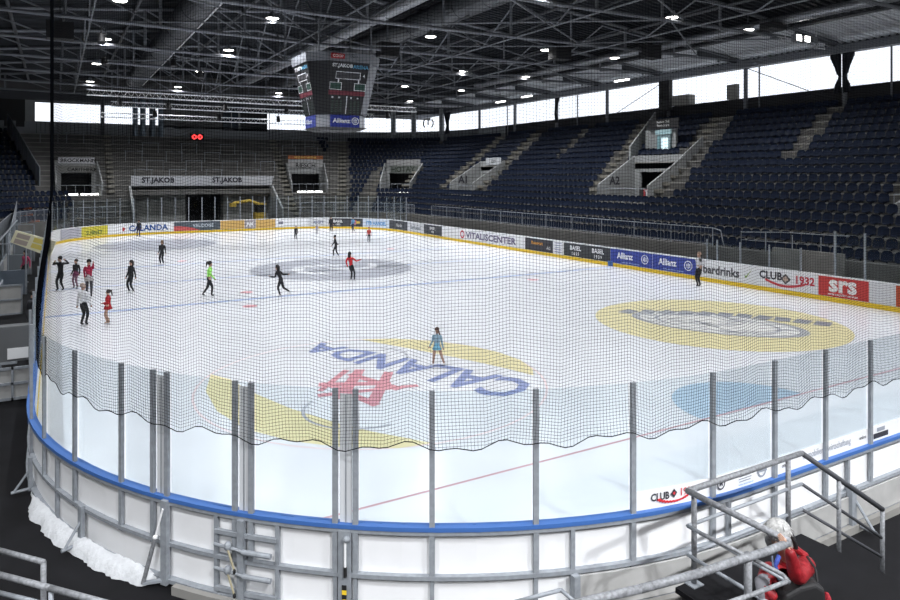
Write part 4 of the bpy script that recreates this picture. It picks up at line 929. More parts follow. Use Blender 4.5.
for fi in (0, 1):
    ux_ = FX[fi]; uz_ = tilt if fi == 0 else Vector((-.6/3.15, 0, 1)).normalized()
    wm = M((.75, .77, .8)); p_ = MB()
    def quad(x0, x1, z0, z1, m, out=.02):
        p_.add([face(fi, 0, z0, x0, out), face(fi, 0, z0, x1, out), face(fi, 0, z1, x1, out), face(fi, 0, z1, x0, out)], [(0, 1, 2, 3)], m)
    def outline(x0, x1, z0, z1, m, w=.04, out=.03):
        quad(x0, x1, z0, z0+w, m, out); quad(x0, x1, z1-w, z1, m, out); quad(x0, x0+w, z0, z1, m, out); quad(x1-w, x1, z0, z1, m, out)
    quad(-1.1, 1.1, 2.1, 2.36, M((.16, .03, .045)), .02)
    quad(-.75, .75, 3.05, 3.5, M((.05, .05, .055)), .02); outline(-.75, .75, 3.05, 3.5, wm)
    for a, b in ((-1.08, -.35), (.40, 1.12)): quad(a, b, 2.4, 2.85, M((.03, .075, .06)), .02); outline(a, b, 2.4, 2.85, wm)
    quad(-.6, -.52, 2.85, 3.05, wm); quad(.62, .7, 2.85, 3.05, wm)
    quad(-.02, .04, .98, 2.05, wm, .03)
    for a in (-.9, -.5, .22, .62): quad(a, a+.1, 1.9, 2.0, wm, .03)
    for r in range(6):
        for a in (-.88, -.64, -.4, .22, .46, .7): quad(a, a+.12, 1.05+.13*r, 1.11+.13*r, M((.05, .08, .065)), .025)
    text_frame(p_, 'ST.JAKOB', face(fi, 0, 3.82, -.38, .04), ux_, uz_, .21, wm, .03, 1.); text_frame(p_, 'ARENA', face(fi, 0, 3.82, .72, .04), ux_, uz_, .21, M((.08, .28, .45)), .03, 1.); text_frame(p_, '4', face(fi, 0, 3.3, .95, .04), ux_, uz_, .2, wm, .01)
    f_ = p_.build('display_face', None, t)
mb = MB()
for z0_, z1_ in ((.97, 4.08),):
    def cn(z): hw = 1.55+.6*(z-.95)/3.15; c = .62+.28*(z-.95)/3.15; return hw, c
    (h0, c0), (h1, c1) = cn(z0_), cn(z1_); e_ = .02
    mb.add([(h0-c0+e_, -h0-e_, z0_), (h0+e_, -h0+c0-e_, z0_), (h1+e_, -h1+c1-e_, z1_), (h1-c1+e_, -h1-e_, z1_)], [(0, 1, 2, 3)])
mb.build('corner_panel', M((.20, .21, .23)), t)['label'] = 'pale grey corner panel'
mb = MB(); mb.box((-.75, -2.36, 4.36), (.8, .06, .3), m=M((.35, .02, .025))); text_frame(mb, 'COOP', (-.75, -2.40, 4.36), (1, 0, 0), (0, 0, 1), .16, M((.9, .8, .8)), .02); text_frame(mb, 'CASIO', (.2, -2.36, 4.40), (1, 0, 0), (0, 0, 1), .12, K, .01); mb.build('lettering', None, hd)
mb = MB(); mb.box((0, -1.52, .54), (1.78, .05, .74), m=M((.02, .035, .26), 'allianz_deep')); text_frame(mb, 'Allianz', (-.22, -1.56, .56), (1, 0, 0), (0, 0, 1), .27, M((.85, .87, .9)), .03, 1.05); ring(mb, (.62, -1.56, .56), (1, 0, 0), (0, 0, 1), .18, .23, M((.85, .87, .9)), 18)
for dx in (-.08, 0, .08): mb.box((.62+dx, -1.555, .56), (.035, .02, .2 if dx else .28), m=M((.85, .87, .9)))
mb.box((-1.52, 0, .54), (.05, 1.7, .74), m=M((.04, .06, .30))); text_frame(mb, 'Allianz', (-1.56, .2, .56), (0, -1, 0), (0, 0, 1), .28, M((.7, .75, .85)), .02)
mb.build('allianz_panel', None, bb)
for x, y in ((-1.6, -1.6), (1.6, -1.6), (1.6, 1.6), (-1.6, 1.6)): mb = MB(); mb.tube((x, y, 4.6), (x, y, 6.6), .05, 6); mb.build('hanger', M_STEEL, t)
# ================================================================== PEOPLE
CR = Vector((CS, -SN, 0)); CA = Vector((SN, CS, 0))   # camera right / away in plan, used as each figure's own axes
def skin_mesh(name, V, E, rad, cols, mats, sub_=1):
    me = bpy.data.meshes.new(name); me.from_pydata([tuple(v) for v in V], E, []); o = bpy.data.objects.new(name, me); C.objects.link(o)
    sk = o.modifiers.new('skin', 'SKIN'); sk.use_smooth_shade = True
    ly = me.skin_vertices[0].data
    for i, r in enumerate(rad): ly[i].radius = (r[0], r[1]) if isinstance(r, tuple) else (r, r); ly[i].use_root = (i == 0)
    ss = o.modifiers.new('s', 'SUBSURF'); ss.levels = sub_; ss.render_levels = sub_
    dg = bpy.context.evaluated_depsgraph_get(); ev = o.evaluated_get(dg); nm = bpy.data.meshes.new_from_object(ev)
    bpy.data.objects.remove(o); bpy.data.meshes.remove(me)
    nm.materials.clear()
    for m in mats: nm.materials.append(m)
    for p in nm.polygons:
        c = p.center; bd = 1e9; bi = 0
        for (a, b), k in zip(E, cols):
            A, B = V[a], V[b]; ab = B-A; t_ = max(0, min(1, (c-A).dot(ab)/max(1e-9, ab.length_squared))); d = (c-(A+ab*t_)).length
            if d < bd: bd = d; bi = k
        p.material_index = bi; p.use_smooth = True
    no = bpy.data.objects.new(name, nm); C.objects.link(no); return no
SKIN = mat('skin', (.42, .26, .19), .6)
def person(label, loc, H, top, legs, hair=(.03, .02, .018), face=180, hands=None, feet=None, knees=None, lean=(0, 0), sleeve=True, hairstyle='short', skirt=None, skate=(.75, .75, .75), bare_legs=False, head_off=(0, 0), hold=None, parts=()):
    # image frame: x right, y away, z up, in units of H
    fa = math.radians(face); Fd = Vector((math.sin(fa), math.cos(fa), 0)); Rd = Vector((Fd.y, -Fd.x, 0))
    lx, ly_ = lean; hip = Vector((0, 0, .53)); ch = hip+Vector((lx*.6, ly_*.6, .19)); nk = hip+Vector((lx, ly_, .305)); hd = nk+Vector((lx*.25+head_off[0], ly_*.25+head_off[1], .095))
    hands = hands or ((-.14, 0, .47), (.14, 0, .47)); feet = feet or ((-.06, 0, .0), (.06, 0, .0))
    shL = nk+Rd*(-.10)+Vector((0, 0, -.035)); shR = nk+Rd*.10+Vector((0, 0, -.035))
    if shL.x > shR.x: shL, shR = shR, shL
    hL = hip+Rd*(-.05)+Vector((0, 0, -.02)); hR = hip+Rd*.05+Vector((0, 0, -.02))
    if hL.x > hR.x: hL, hR = hR, hL
    V = [hip, ch, nk, hd+Vector((0, 0, -.02)), hd+Vector((0, 0, .03))]; E = [(0, 1), (1, 2), (2, 3), (3, 4)]; rad = [(.075, .06), (.082, .06), .033, .05, .048]
    cl = [0, 0, 2, 2]
    V.append(hd+Fd*.062+Vector((0, 0, -.015))); E.append((3, 5)); rad.append(.012); cl.append(2)
    for sh, hn in ((shL, Vector(hands[0])), (shR, Vector(hands[1]))):
        d = hn-sh; ln = min(d.length, .345); hn = sh+d.normalized()*ln
        mid = (sh+hn)/2; bend = math.sqrt(max(0, .175**2-(ln/2)**2)); bd = (Vector((0, 0, -1))-Fd*.5); bd -= d.normalized()*bd.dot(d.normalized()); bd.normalize() if bd.length > .01 else None
        el = mid+bd*bend; b = len(V); V += [sh, el, hn, hn+(hn-el).normalized()*.045]; rad += [.042, .029, .02, .016]; E += [(1, b), (b, b+1), (b+1, b+2), (b+2, b+3)]; k = 0 if sleeve else 2; cl += [0, 0 if sleeve else 2, k, 2]
        # thumb
        V.append(hn+Vector((0, 0, .0))+Fd*.022); rad.append(.008); E.append((b+2, b+4)); cl.append(2)
    for j, (hp, ft) in enumerate(((hL, Vector(feet[0])), (hR, Vector(feet[1])))):
        an = ft+Vector((0, 0, .055)); d = an-hp; ln = d.length
        if ln > .475: an = hp+d.normalized()*.475; d = an-hp; ln = .475
        bend = math.sqrt(max(0, .243**2-(ln/2)**2)); bd = Fd-d.normalized()*Fd.dot(d.normalized()); bd.normalize()
        kn = (hp+an)/2+bd*bend; b = len(V); toe = an+Fd*.07+Vector((0, 0, -.02))
        V += [hp, kn, an, toe]; rad += [.058, .038, .026, .022]; E += [(0, b), (b, b+1), (b+1, b+2), (b+2, b+3)]; k = 2 if bare_legs else 1; cl += [1, k, k, 3]
    mats = [M(top), M(legs), SKIN if True else None, M(skate)]
    V = [Vector(v)*H for v in V]; rad = [(r[0]*H, r[1]*H) if isinstance(r, tuple) else r*H for r in rad]
    t = thing('person', label, 'person', loc); t.rotation_euler.z = -YAW
    mb_ = skin_mesh('body', V, E, rad, cl, mats); mb_.parent = t
    hm_ = MB(); hc = hd*H; r = .058*H
    hm_.ball(hc-Fd*(.014*H)+Vector((0, 0, .022*H)), (r*1.06, r*1.06, r*1.05), 12, 8)
    if hairstyle == 'pony': hm_.ball(hc-Fd*(.085*H)+Vector((0, 0, .03*H)), (.03*H, .03*H, .03*H), 8, 6); hm_.tube(hc-Fd*(.09*H)+Vector((0, 0, .03*H)), hc-Fd*(.12*H)+Vector((0, 0, -.10*H)), .024*H, 8, r2=.008*H)
    if hairstyle == 'long': hm_.ball(hc-Fd*(.045*H)+Vector((0, 0, -.04*H)), (.05*H, .05*H, .10*H), 10, 7)
    if hairstyle == 'braid': hm_.tube(hc-Fd*(.03*H)+Vector((.03*H, 0, -.01*H)), hc+Vector((.10*H, 0, -.19*H)), .026*H, 8, r2=.012*H)
    hm_.build('hair' if hairstyle != 'hat' else 'hat', M(hair), t, True)
    # skate blades
    k0 = len(V)-8
    for j in (0, 1):
        an, toe = V[k0+4*j+2], V[k0+4*j+3]; zb = min(an.z, toe.z)-.045*H
        s_ = MB(); dd = (toe-an); dd.z = 0; dd.normalize(); c = (an+toe)/2; c.z = zb+.008*H
        s_.box(c, (.16*H, .006, .02*H), rz=math.atan2(dd.y, dd.x)); s_.tube(an+Vector((0, 0, -.01)), Vector((an.x, an.y, zb)), .005*H, 4); s_.tube(toe, Vector((toe.x, toe.y, zb)), .005*H, 4); s_.build('skate_blade', M((.5, .52, .55)), t)
    if skirt:
        s_ = MB(); c0 = hip*H; s_.lathe((c0.x, c0.y, c0.z), [(.062*H, .07*H), (.085*H, .0), (.125*H, -.09*H), (.12*H, -.095*H), (.07*H, 0)], 14); s_.build('skirt', M(skirt), t, True)
    for f_ in parts: f_(t, H, hd, Fd, Rd)
    return t
def ig(x, y):
    d = F*CH/(y-YH); u = (x-CX)/F; return Vector((X0+d*(SN+CS*u), Y0+d*(CS-SN*u), 0))
BLK = (.012, .013, .016); G = (.35, .35, .36)
person('skater all in black raising both hands to the head, leftmost on the ice', ig(61, 291), 1.62, BLK, BLK, BLK, 200, hands=((-.15, -.02, .86), (.13, -.04, .90)), feet=((-.09, 0, 0), (.05, .05, 0)), skate=BLK, lean=(-.01, -.03))
person('girl in a black top and purple skirt between two adults at the left', ig(76, 288), 1.38, BLK, (.24, .13, .18), (.06, .04, .03), 190, hands=((-.14, -.05, .48), (.14, -.03, .47)), skirt=(.20, .05, .11), skate=(.2, .2, .2), hairstyle='bun')
person('skater in a crimson sweater and pale grey skirt holding one arm up', ig(89, 297), 1.66, (.38, .015, .06), (.05, .05, .06), (.015, .012, .012), 150, hands=((-.14, .05, .50), (.13, -.03, .92)), skirt=(.42, .40, .40), skate=BLK)
person('coach in a white jacket and black trousers seen from behind at the left', ig(83, 326), 1.52, (.72, .73, .76), BLK, (.42, .33, .28), 20, hands=((-.15, .03, .46), (.17, .04, .47)), feet=((-.045, 0, 0), (.045, .04, 0)), skate=BLK)
person('small girl in a bright red skating dress beside the white coach', ig(108, 324), 1.24, (.42, .012, .02), (.48, .32, .25), (.03, .018, .015), 265, hands=((-.16, -.02, .60), (-.12, .04, .56)), skirt=(.42, .012, .02), hairstyle='pony', skate=(.45, .30, .22), bare_legs=True, feet=((-.03, 0, 0), (.03, .03, 0)))
person('skater in black standing upright with white skates, right of the red dress', ig(131, 293), 1.50, BLK, BLK, (.02, .015, .013), 215, hands=((-.14, -.03, .47), (.15, -.02, .46)), hairstyle='long', feet=((-.05, 0, 0), (.075, .02, 0)))
person('skater in black with fair hair standing beyond the others', ig(162, 265), 1.48, BLK, BLK, (.20, .14, .09), 185, hands=((-.15, -.02, .47), (.16, -.01, .46)), feet=((-.06, 0, 0), (.06, 0, 0)), hairstyle='long')
person('skater in a neon green top and black leggings with a dark ponytail', ig(209, 297), 1.58, (.36, .85, .16), BLK, (.015, .012, .012), 90, hands=((.03, -.05, .56), (.19, .02, .44)), feet=((-.19, 0, 0), (.06, .03, 0)), hairstyle='pony', skate=BLK, lean=(.03, 0))
person('skater in black gliding with arms spread and one leg trailing', ig(281, 297), 1.42, BLK, BLK, (.02, .018, .018), 280, hands=((-.33, -.08, .66), (.22, .06, .70)), feet=((-.02, 0, 0), (.26, .08, .10)), lean=(-.10, 0), skate=(.8, .8, .8), hairstyle='long')
person('skater in black with one arm out near the centre circle', ig(336, 257), 1.44, BLK, BLK, (.02, .018, .02), 260, hands=((-.19, -.06, .52), (.1, .03, .56)), feet=((-.10, 0, 0), (.12, .04, 0)), lean=(-.05, 0))
person('skater in a red top and black trousers on the centre circle stretching an arm', ig(351, 281), 1.48, (.60, .02, .03), BLK, (.015, .012, .012), 30, hands=((-.12, .03, .50), (.34, .02, .74)), feet=((-.0, 0, 0), (.11, .02, 0)), hairstyle='long', lean=(-.03, 0))
def kidface(t, H, hd, Fd, Rd):
    s_ = MB()
    for q in (-.02, .02): s_.ball((hd+Fd*.05+Rd*q+Vector((0, 0, .008)))*H, (.008, .008, .008), 6, 4)
    s_.build('eyes', M((.02, .015, .015)), t)
person('small child in a pale blue skating dress with a dark braid, nearest skater', ig(437, 366), 1.08, (.25, .38, .47), (.36, .27, .22), (.10, .06, .05), 185, hands=((-.20, -.02, .50), (.17, -.02, .42)), skirt=(.17, .42, .58), hairstyle='braid', bare_legs=True, feet=((-.10, 0, 0), (.19, .02, 0)), parts=(kidface,), skate=(.8, .8, .82))
person('tiny far skater in black in front of the white far boards', ig(296, 240), 1.18, BLK, BLK, (.3, .25, .2), 200)
person('tiny far child in pale grey by the far boards', ig(317, 235), .95, (.42, .38, .44), (.3, .3, .33), (.06, .04, .04), 180)
person('tiny far skater in black before the dark far advert', ig(331, 232), 1.50, BLK, BLK, (.02, .02, .02), 160)
person('tiny far skater in a light blue top leaning back at the far end', ig(353, 232), 1.45, (.12, .30, .50), (.03, .04, .08), (.03, .02, .02), 220, feet=((-.0, 0, 0), (.10, 0, 0)))
person('far skater with a red top and black trousers, arms at the sides', ig(369, 243), 1.28, (.45, .04, .03), BLK, (.35, .05, .03), 180)
person('far skater in black crossing before the dark swoosh advert', ig(139, 237), 1.52, BLK, (.02, .015, .04), BLK, 180, feet=((-.1, 0, 0), (.05, 0, 0)), skate=BLK)
person('man in a white shirt and black trousers standing at the right boards', ig(699, 287), 1.68, (.60, .60, .63), BLK, (.30, .20, .15), 240, hands=((-.06, -.08, .62), (.05, -.08, .60)), feet=((-.03, 0, 0), (.04, .02, 0)), skate=BLK)
person('dark clad person leaning on the boards inside the left bench', at(34, 318, 22.5)*1.0 if False else Vector((-.40, 19.5, 0)), 1.62, (.03, .03, .035), (.03, .03, .035), (.02, .015, .015), 90, hands=((.16, -.03, .66), (.15, .05, .64)), skate=BLK, lean=(.08, 0))
person('person in a pink top standing far back on the left bench', Vector((-.95, 33.5, 0)), 1.6, (.5, .06, .14), BLK, (.02, .015, .02), 200, skate=BLK)
# ---------------------------------------------------------------- photographer (foreground)
PB = Vector((6.95, -1.7, 0))
def pw(px, py, d): return at(px, py, d)
ph = thing('person', 'grey haired photographer in a red padded jacket crouching by the stair railing', 'person', PB)
D = 7.0
hip = pw(782, 612, D+.15); ch = pw(789, 583, D+.1); nk = pw(789, 557, D+.0); hd = pw(781, 541, D-.08); hd2 = pw(778, 533, D-.12)
shL = pw(768, 568, D-.05); shR = pw(808, 562, D+.05)
elR = pw(797, 578, D-.38); haR = pw(789, 549, D-.50); elL = pw(763, 586, D-.25); haL = pw(777, 600, D-.35)
V = [hip, ch, nk, hd, hd2, shR, elR, haR, shL, elL, haL]
E = [(0, 1), (1, 2), (2, 3), (3, 4), (1, 5), (5, 6), (6, 7), (1, 8), (8, 9), (9, 10)]
rad = [(.17, .14), (.18, .14), .075, .085, .080, .10, .085, .045, .085, .075, .045]; cl = [0, 0, 2, 2, 0, 0, 0, 0, 0, 0]
V.append(pw(776, 545, D-.22)); E.append((3, 11)); rad.append(.018); cl.append(2)
# knees / legs
kn = pw(764, 576, D-.1); ft = pw(770, 640, D-.2); b = len(V); V += [pw(780, 620, D), pw(761, 578, D-.25), pw(770, 640, D-.3), pw(800, 622, D+.1), pw(812, 600, D-.2), pw(815, 650, D-.3)]
E += [(0, b), (b, b+1), (b+1, b+2), (0, b+3), (b+3, b+4), (b+4, b+5)]; rad += [.10, .075, .055, .10, .075, .055]; cl += [1]*6
JR = mat('red_padded_jacket', (.28, .008, .014), .55, noise=.35, scale=14., bump=1.)
Vl = [v-PB for v in V]
body = skin_mesh('body', Vl, E, rad, cl, [JR, M((.20, .20, .22)), SKIN, M((.02, .02, .02))], 2); body.parent = ph
mb = MB(); mb.ball(hd2+Vector((0, 0, .03))-PB, (.128, .125, .115), 14, 10); mb.ball(hd-PB+CA*.05+CR*.05+Vector((0, 0, -.02)), (.10, .10, .12), 12, 8); mb.ball(hd-PB-CR*.09+Vector((0, 0, 0.)), (.05, .08, .10), 10, 7)
rn = random.Random(3)
for k in range(70):
    a = rn.uniform(0, 2*PI); e_ = rn.uniform(.1, 1.3); d = Vector((math.cos(a)*math.cos(e_), math.sin(a)*math.cos(e_), math.sin(e_)))
    p = hd2+Vector((0, 0, .02))-PB+d*.118; mb.tube(p, p+d*.02+Vector((rn.uniform(-.05, .05), rn.uniform(-.05, .05), -.05)), .012, 5, r2=.003)
mb.build('hair', mat('grey_hair', (.40, .40, .39), .8, noise=.4, scale=30.), ph, True)
# hands with separate fingers
def hand(w, dirv, side, palm_n, name='hand', curl=.5):
    w = w-PB; dirv = dirv.normalized(); side = side.normalized(); n = palm_n.normalized()
    V = [w, w+dirv*.05]; E = [(0, 1)]; rd = [(.03, .022), (.036, .018)]
    for k, (ln, off) in enumerate(((.068, -.030), (.078, -.010), (.072, .010), (.056, .029))):
        b = len(V); k0 = w+dirv*.075+side*off; k1 = k0+dirv*ln*.45+n*ln*.12*curl; k2 = k1+dirv*ln*.30+n*ln*.35*curl; k3 = k2+dirv*ln*.15+n*ln*.35*curl
        V += [k0, k1, k2, k3]; rd += [.010, .0095, .0085, .007]; E += [(1, b), (b, b+1), (b+1, b+2), (b+2, b+3)]
    b = len(V); V += [w+dirv*.02-side*.035, w+dirv*.05-side*.055+n*.01, w+dirv*.075-side*.052+n*.02]; rd += [.012, .011, .009]; E += [(0, b), (b, b+1), (b+1, b+2)]
    o = skin_mesh(name, V, E, rd, [0]*len(E), [SKIN], 1); o.parent = ph; return o
hand(pw(788, 545, D-.56), pw(776, 533, D-.60)-pw(788, 545, D-.56), Vector((0, 0, 1)), CA)
hand(haL, pw(782, 606, D-.45)-haL, Vector((0, 0, 1)), CR)
mb = MB(); mb.ball(hd-PB+Vector((0, 0, .0))-CA*.088-CR*.035+Vector((0, 0, .02)), (.012, .01, .01), 8, 5); mb.ball(hd-PB-CA*.09+CR*.01+Vector((0, 0, .02)), (.012, .01, .01), 8, 5); mb.build('eyes', M((.03, .025, .02)), ph)
mb = MB(); mb.poly([q-PB for q in (pw(783, 524, D+.02), pw(789, 530, D-.10), pw(794, 540, D-.12), pw(796, 548, D-.08))], .022, 8); mb.build('headphone_band', M_BLACK, ph)['label'] = 'black band over the head'
mb = MB(); mb.poly([q-PB for q in (pw(779, 556, D-.2), pw(775, 566, D-.26), pw(778, 574, D-.3))], .022, 8); mb.build('scarf', M((.03, .06, .30)), ph)['label'] = 'blue scarf end'
mb = MB(); mb.poly([q-PB for q in (pw(772, 556, D-.22), pw(773, 566, D-.28), pw(779, 580, D-.33))], .010, 6); mb.build('camera_strap', M((.10, .12, .18)), ph)
mb = MB(); mb.poly([q-PB for q in (pw(795, 548, D), pw(800, 552, D+.02), pw(806, 556, D+.02))], .035, 8); mb.build('collar', JR, ph)
bg = thing('shoulder_bag', 'black shoulder bag with red trim held in the lap of the photographer', 'bag', pw(806, 600, D-.35))
b0_ = bg.location.copy()
mb = MB(); rr = Matrix.Rotation(-YAW, 3, 'Z'); pts = [(-.27, -.16), (-.20, .04), (-.05, .12), (.10, .16), (.2, .10), (.21, -.02), (.19, -.2)]
mb.prism([rr@Vector((x, 0, z)) for x, z in pts], rr@Vector((0, .22, 0))); bo = mb.build('bag_body', M_BLACK, bg); bm_ = bo.modifiers.new('b', 'BEVEL'); bm_.width = .04; bm_.segments = 3
mb = MB(); mb.ball(rr@Vector((.235, .05, -.07)), (.03, .05, .12), 10, 7); mb.build('red_trim', M((.28, .01, .02)), bg)
mb = MB(); mb.poly([rr@Vector(q) for q in ((.17, .1, .12), (.18, .15, .22), (.12, .2, .32))], .012, 6); mb.build('bag_strap', M_BLACK, bg)
# ================================================================== FOREGROUND RAILINGS
def rail(name, label, segs):
    pts0 = segs[0][0][0]; t = thing(name, label, 'railing', (pts0[0], pts0[1], 0)); b0 = Vector((pts0[0], pts0[1], 0))
    for pts, r, nm, m in segs:
        mb = MB(); mb.poly([Vector(p)-b0 for p in pts], r, 12); mb.build(nm, m, t, True)
    return t
ZR = 1.81; A_ = Vector((6.5, -.79, 0)); B_ = Vector((8.6, -.79, 0)); Cc = Vector((9.86, -1.1, 0)); D_ = Vector((6.5, -1.98, 0))
z_ = lambda p, z: Vector((p.x, p.y, z))
def rails_for(zb, r, nm, zc):
    return ([z_(D_, zb), z_(A_, zb), z_(B_, zb)], r, nm, M_GALVL if zb > 1.7 else M_GALV)
rail('stair_railing', 'tubular steel railing around the stair landing at lower right',
 [rails_for(ZR, .033, 'top_rail', .93), rails_for(1.42, .02, 'middle_rail', .55), rails_for(1.10, .02, 'lower_rail', .30),
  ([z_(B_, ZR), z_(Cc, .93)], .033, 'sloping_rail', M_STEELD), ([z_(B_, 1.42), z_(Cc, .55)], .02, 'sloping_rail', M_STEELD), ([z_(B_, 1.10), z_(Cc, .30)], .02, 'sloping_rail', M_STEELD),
  ([z_(A_, .78)+Vector((.08, -.02, 0)), z_(A_, ZR)+Vector((.08, -.02, 0))], .03, 'rail_post', M_GALVL), ([z_(B_, .78)+Vector((-.28, 0, 0)), z_(B_, ZR)+Vector((-.28, 0, 0))], .03, 'rail_post', M_GALVL),
  ([z_(B_.lerp(Cc, .45), .25), z_(B_.lerp(Cc, .45), 1.42)], .027, 'rail_post', M_GALVL), ([z_(Cc, 0), z_(Cc, .93)], .027, 'rail_post', M_GALVL),
  ([at(748, 553, 6.2), at(748, 640, 6.2)], .035, 'rail_post', M_GALVL)])
rail('handrail', 'thick steel handrail curving in from the bottom edge to the landing corner',
 [([at(470, 625, 5.5), at(560, 607, 5.6), at(640, 589, 5.75), at(700, 573, 5.95), at(735, 561, 6.1), at(765, 552, 6.25), at(788, 543, 6.45)], .036, 'top_rail', M_GALVL)])
rail('lower_handrail', 'thinner lower rail bending back below the landing handrail', [([at(700, 612, 6.0), at(745, 597, 6.0), at(770, 588, 6.1), at(788, 581, 6.25), at(783, 575, 6.3), at(755, 560, 6.4), at(700, 533, 6.8)], .02, 'lower_rail', M_GALVL)])
rail('corner_railing', 'steel frame railing with square corner at the bottom left edge',
 [([at(-30, 542, 6.6), at(0, 550.5, 6.4), at(43.5, 562, 6.1), at(43.5, 640, 6.1)], .024, 'top_rail', M_GALVL), ([at(-30, 587, 6.6), at(0, 593, 6.4), at(43.5, 604, 6.1)], .022, 'lower_rail', M_GALV)])
rail('long_handrail', 'pale handrail slanting across the bottom left corner in front',
 [([at(-30, 566, 5.9), at(0, 575, 5.8), at(50, 588, 5.6), at(120, 607, 5.35)], .026, 'top_rail', M_GALVL), ([at(51, 590, 5.6), at(51, 640, 5.6)], .02, 'rail_post', M_GALV)])
rail('post_railing', 'short dark railing corner poking up at the bottom centre', [([at(515, 602, 7.5), at(561, 590, 7.5), at(575, 602, 7.4)], .022, 'top_rail', M_GALV)])
mb = MB(); mb.box((7.5, -2.9, .73), (2.3, 4.3, .06), m=M_FLOOR); mb.box((7.5, -2.9, .35), (2.2, 4.2, .7), m=M_CONC_D)
for k in range(3): mb.box((8.85+.32*k, -1.9, .28-.25*k/1.), (.34, 2.2, .56-.2*k), m=M_FLOOR)
struct(mb.build('floor_landing', None), 'dark stair landing at lower right')
mb = MB(); mb.box((6.58, -.81, .765), (.16, .14, .012)); tag(mb.build('post_foot_plate', M_GALV), 'small square steel foot plate of the landing rail post', 'plate')
# kerb and snow
mb = MB(); mb.sweep(rink, lin(-11.6, 7.9, .4), .14, .22, -.06, .05); struct(mb.build('trim_kerb', M_CONC_L), 'pale concrete kerb along the near boards')
mb = MB(); ts = lin(8.25, 12.2, .06); vs = []; rn = random.Random(5)
for t_ in ts:
    e = min(1, (t_-8.25)/.15, (12.2-t_)/.8); wv = (.20+.02*math.sin(t_*5)+.015*math.sin(t_*13)+rn.uniform(-.015, .015))*max(.15, e); hh = (.11+.012*math.sin(t_*8)+rn.uniform(-.008, .008))*max(.2, e)
    for k in range(5): f = k/4.; p = P3(t_, .10+wv*f, hh*(1-f*f)+rn.uniform(-.01, .01) if k < 4 else -.05); vs.append(p)
n = len(ts); mb.add(vs, [(5*i+k, 5*i+k+1, 5*i+k+6, 5*i+k+5) for i in range(n-1) for k in range(4)])
o = mb.build('snow_heap', M_SNOW, smooth=True); o['kind'] = 'stuff'; o['label'] = 'scraped snow heaped along the foot of the near left boards'; o['category'] = 'snow'
# ================================================================== LEFT BENCH AREA
def barrier(name, label, x0, x1, y, h, d=.08, rows=(.5,), cols_=(.5,), top=None):
    t = thing(name, label, 'barrier', (x0, y, 0)); w = x1-x0; mb = MB(); mb.box((w/2, 0, h/2), (w, .03, h-.04)); mb.build('white_panel', M_HDPE_G, t)
    mb = MB()
    for z in (0.03, h-.03)+tuple(r*h for r in rows): mb.box((w/2, -.03, z), (w, .05, .06))
    for x in (0.03, w-.03)+tuple(c*w for c in cols_): mb.box((x, -.03, h/2), (.05, .05, h))
    mb.build('steel_frame', M_GALV, t)
    mb = MB(); mb.box((0.03, 1., h/2), (.05, 2.0, h-.1)); mb.build('side_panel', M_GALV, t); return t
barrier('bench_barrier', 'low white panelled barrier with a steel frame at the near end of the bench', -.93, -.14, 12.9, .78)
t = thing('timekeeper_cabinet', 'grey steel cabinet with a white sheet above the near barrier', 'cabinet', (-.86, 13.3, -.22))
mb = MB(); mb.box((.3, .2, 1.45), (.78, .35, .85)); mb.build('cabinet_body', M((.12, .125, .13)), t); mb = MB(); mb.box((.42, .01, 1.22), (.44, .02, .26)); mb.build('paper_sheet', M_WHITE, t); mb = MB(); mb.box((-.08, .0, 1.45), (.06, .06, .9)); mb.box((.0, .2, 1.0), (.8, .4, .06)); mb.build('cabinet_frame', M_GALV, t)
barrier('bench_barrier', 'white panelled barrier further along the bench with a grey box behind', -1.55, -.75, 24.5, 1.15, cols_=())
t = thing('bench_glass_screen', 'row of steel framed glass screens behind the team bench', 'screen', (-2.0, 26, 0))
mb = MB()
for k in range(9): mb.box((0, 3*k, 1.1), (.07, .07, 2.2))
mb.box((0, 12, 2.2), (.06, 24, .06)); mb.box((0, 12, 1.0), (.06, 24, .06)); mb.build('screen_frame', M_GALV, t)
for k in range(8): mb = MB(); mb.box((0, 3*k+1.5, .5), (.04, 2.9, .95)); mb.build('lower_panel', M_HDPE_G if k % 2 else M((.14, .15, .16)), t); mb = MB(); mb.box((0, 3*k+1.5, 1.6), (.012, 2.9, 1.1)); mb.build('glass_pane', GL, t)
for y, c, lab in ((29.5, (.13, .16, .2), 'first'), (36.5, (.16, .18, .2), 'second'), (43, (.18, .2, .22), 'third')):
    t = thing('team_bench', 'grey team bench divider with a white top, %s from the camera' % lab, 'bench', (-1.4, y, 0)); mb = MB(); mb.box((.1, 0, .55), (1.1, .1, 1.1)); mb.build('bench_end', M(c), t); mb = MB(); mb.box((.1, 2, .45), (.45, 4, .06)); mb.build('bench_seat', M_STAIRWALL, t)
    mb = MB(); mb.tube((-.45, -.05, 0), (-.45, -.05, 2.3), .035, 6); mb.tube((.6, -.05, 0), (.6, -.05, 2.3), .035, 6); mb.tube((-.45, -.05, 2.3), (.6, -.05, 2.3), .03, 6); mb.build('bench_frame', M_GALV, t)
t = thing('tilted_sign_panel', 'tilted yellow and white panel sign above the left bench', 'sign', at(35, 241, 30))
mb = MB(); P_ = [(-.85, .42), (.85, -.02), (.68, -.62), (-1.0, -.05)]; t.scale = (1.1, 1.1, 1.1); rr = Matrix.Rotation(-YAW, 3, 'Z'); mb.prism([rr@Vector((x, .25*z, z)) for x, z in P_], rr@Vector((0, .06, 0))); mb.build('panel', M((.85, .82, .60)), t)
mb = MB(); ax = Vector((1.7, 0, -.44)); ay = Vector((-.16, 0, -.50)); o0_ = Vector((-.85, 0, .42))
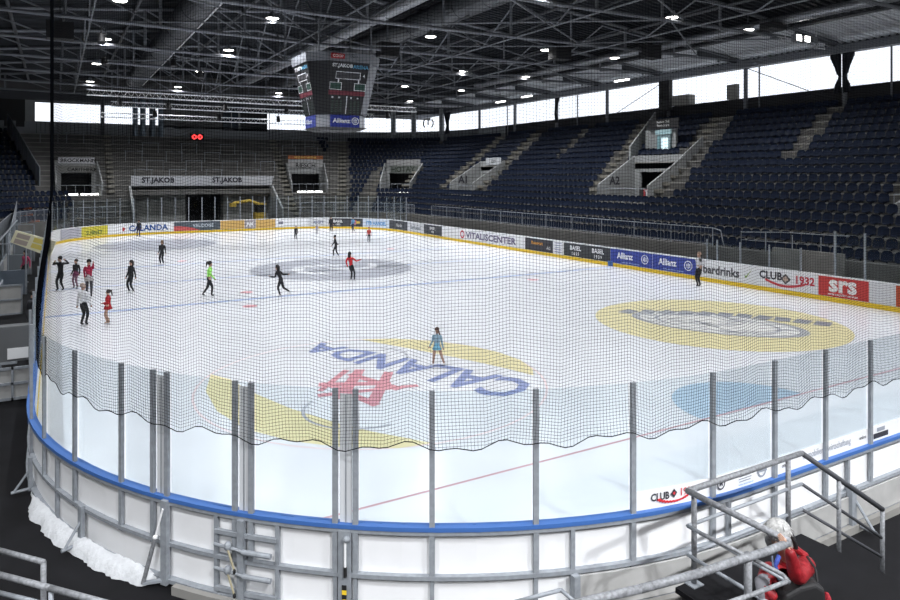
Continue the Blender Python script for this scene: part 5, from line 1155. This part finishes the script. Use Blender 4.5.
for i in range(2):
    for j in range(2):
        q = [o0_+ax*(.08+.42*i)+ay*(.12+.44*j), o0_+ax*(.40+.42*i)+ay*(.12+.44*j), o0_+ax*(.40+.42*i)+ay*(.46+.44*j), o0_+ax*(.08+.42*i)+ay*(.46+.44*j)]
        mb.add([rr@Vector((v.x, .25*v.z-.02, v.z)) for v in q], [(0, 1, 2, 3)], M((.75, .62, .15)) if i else M((.45, .38, .33)))
mb.build('panel_squares', None, t)
t = thing('stair_balustrade', 'curving grey mesh balustrade climbing beside the left stand', 'railing', (-1.75, 38, 0))
mb = MB(); pr = [Vector((-.15-.05*k, 2.*k, 1.0+.12*k)) for k in range(12)]
for dz in (0, .45, .9): mb.poly([p+Vector((0, 0, dz)) for p in pr], .025, 6)
for p in pr: mb.tube((p.x, p.y, 0), p+Vector((0, 0, .9)), .025, 6)
mb.build('rails', M_GALV, t)
mb = MB()
for a, b in zip(pr, pr[1:]): mb.prism([a, b, b+Vector((0, 0, .85)), a+Vector((0, 0, .85))], (.01, 0, 0))
mb.build('mesh_infill', M((.16, .17, .18)), t)
for n, (i, x) in enumerate(((0, -5.2), (1, -4.6), (2, -3.9), (0, -4.2))):
    o = bpy.data.objects.new('orange_step', None)
    u = unear(x, 61.5+i, oi(i)); p = P2(u, oi(i)+.4, zi(i)+.08); mb = MB(); mb.box(p, (.9, .3, .14)); tag(mb.build('orange_seat_row', M_ORANGE), 'orange slab on the lowest left stand rows, %s one' % ORD[n], 'seat')
# ================================================================== WORLD, CAMERA
w = bpy.data.worlds.new('sky'); bpy.context.scene.world = w; w.use_nodes = True
bgn = w.node_tree.nodes['Background']; bgn.inputs['Color'].default_value = (.93, .96, 1, 1); bgn.inputs['Strength'].default_value = 1.6
cd = bpy.data.cameras.new('camera'); cam = bpy.data.objects.new('camera', cd); C.objects.link(cam)
cam.location = (X0, Y0, CH); cam.rotation_euler = (PI/2, 0, -YAW); cd.sensor_width = 36; cd.lens = F/900*36; cd.shift_x = (450-CX)/900; cd.shift_y = -(300-YH)/900; cd.clip_end = 300
sc = bpy.context.scene; sc.camera = cam
sc.view_settings.view_transform = 'Standard'; sc.view_settings.look = 'None'; sc.view_settings.exposure = 0; sc.view_settings.gamma = 1
sc.cycles.transparent_max_bounces = 24; sc.cycles.max_bounces = 7; sc.cycles.diffuse_bounces = 4; sc.cycles.glossy_bounces = 3
sc.cycles.use_denoising = True; sc.cycles.sample_clamp_indirect = 4
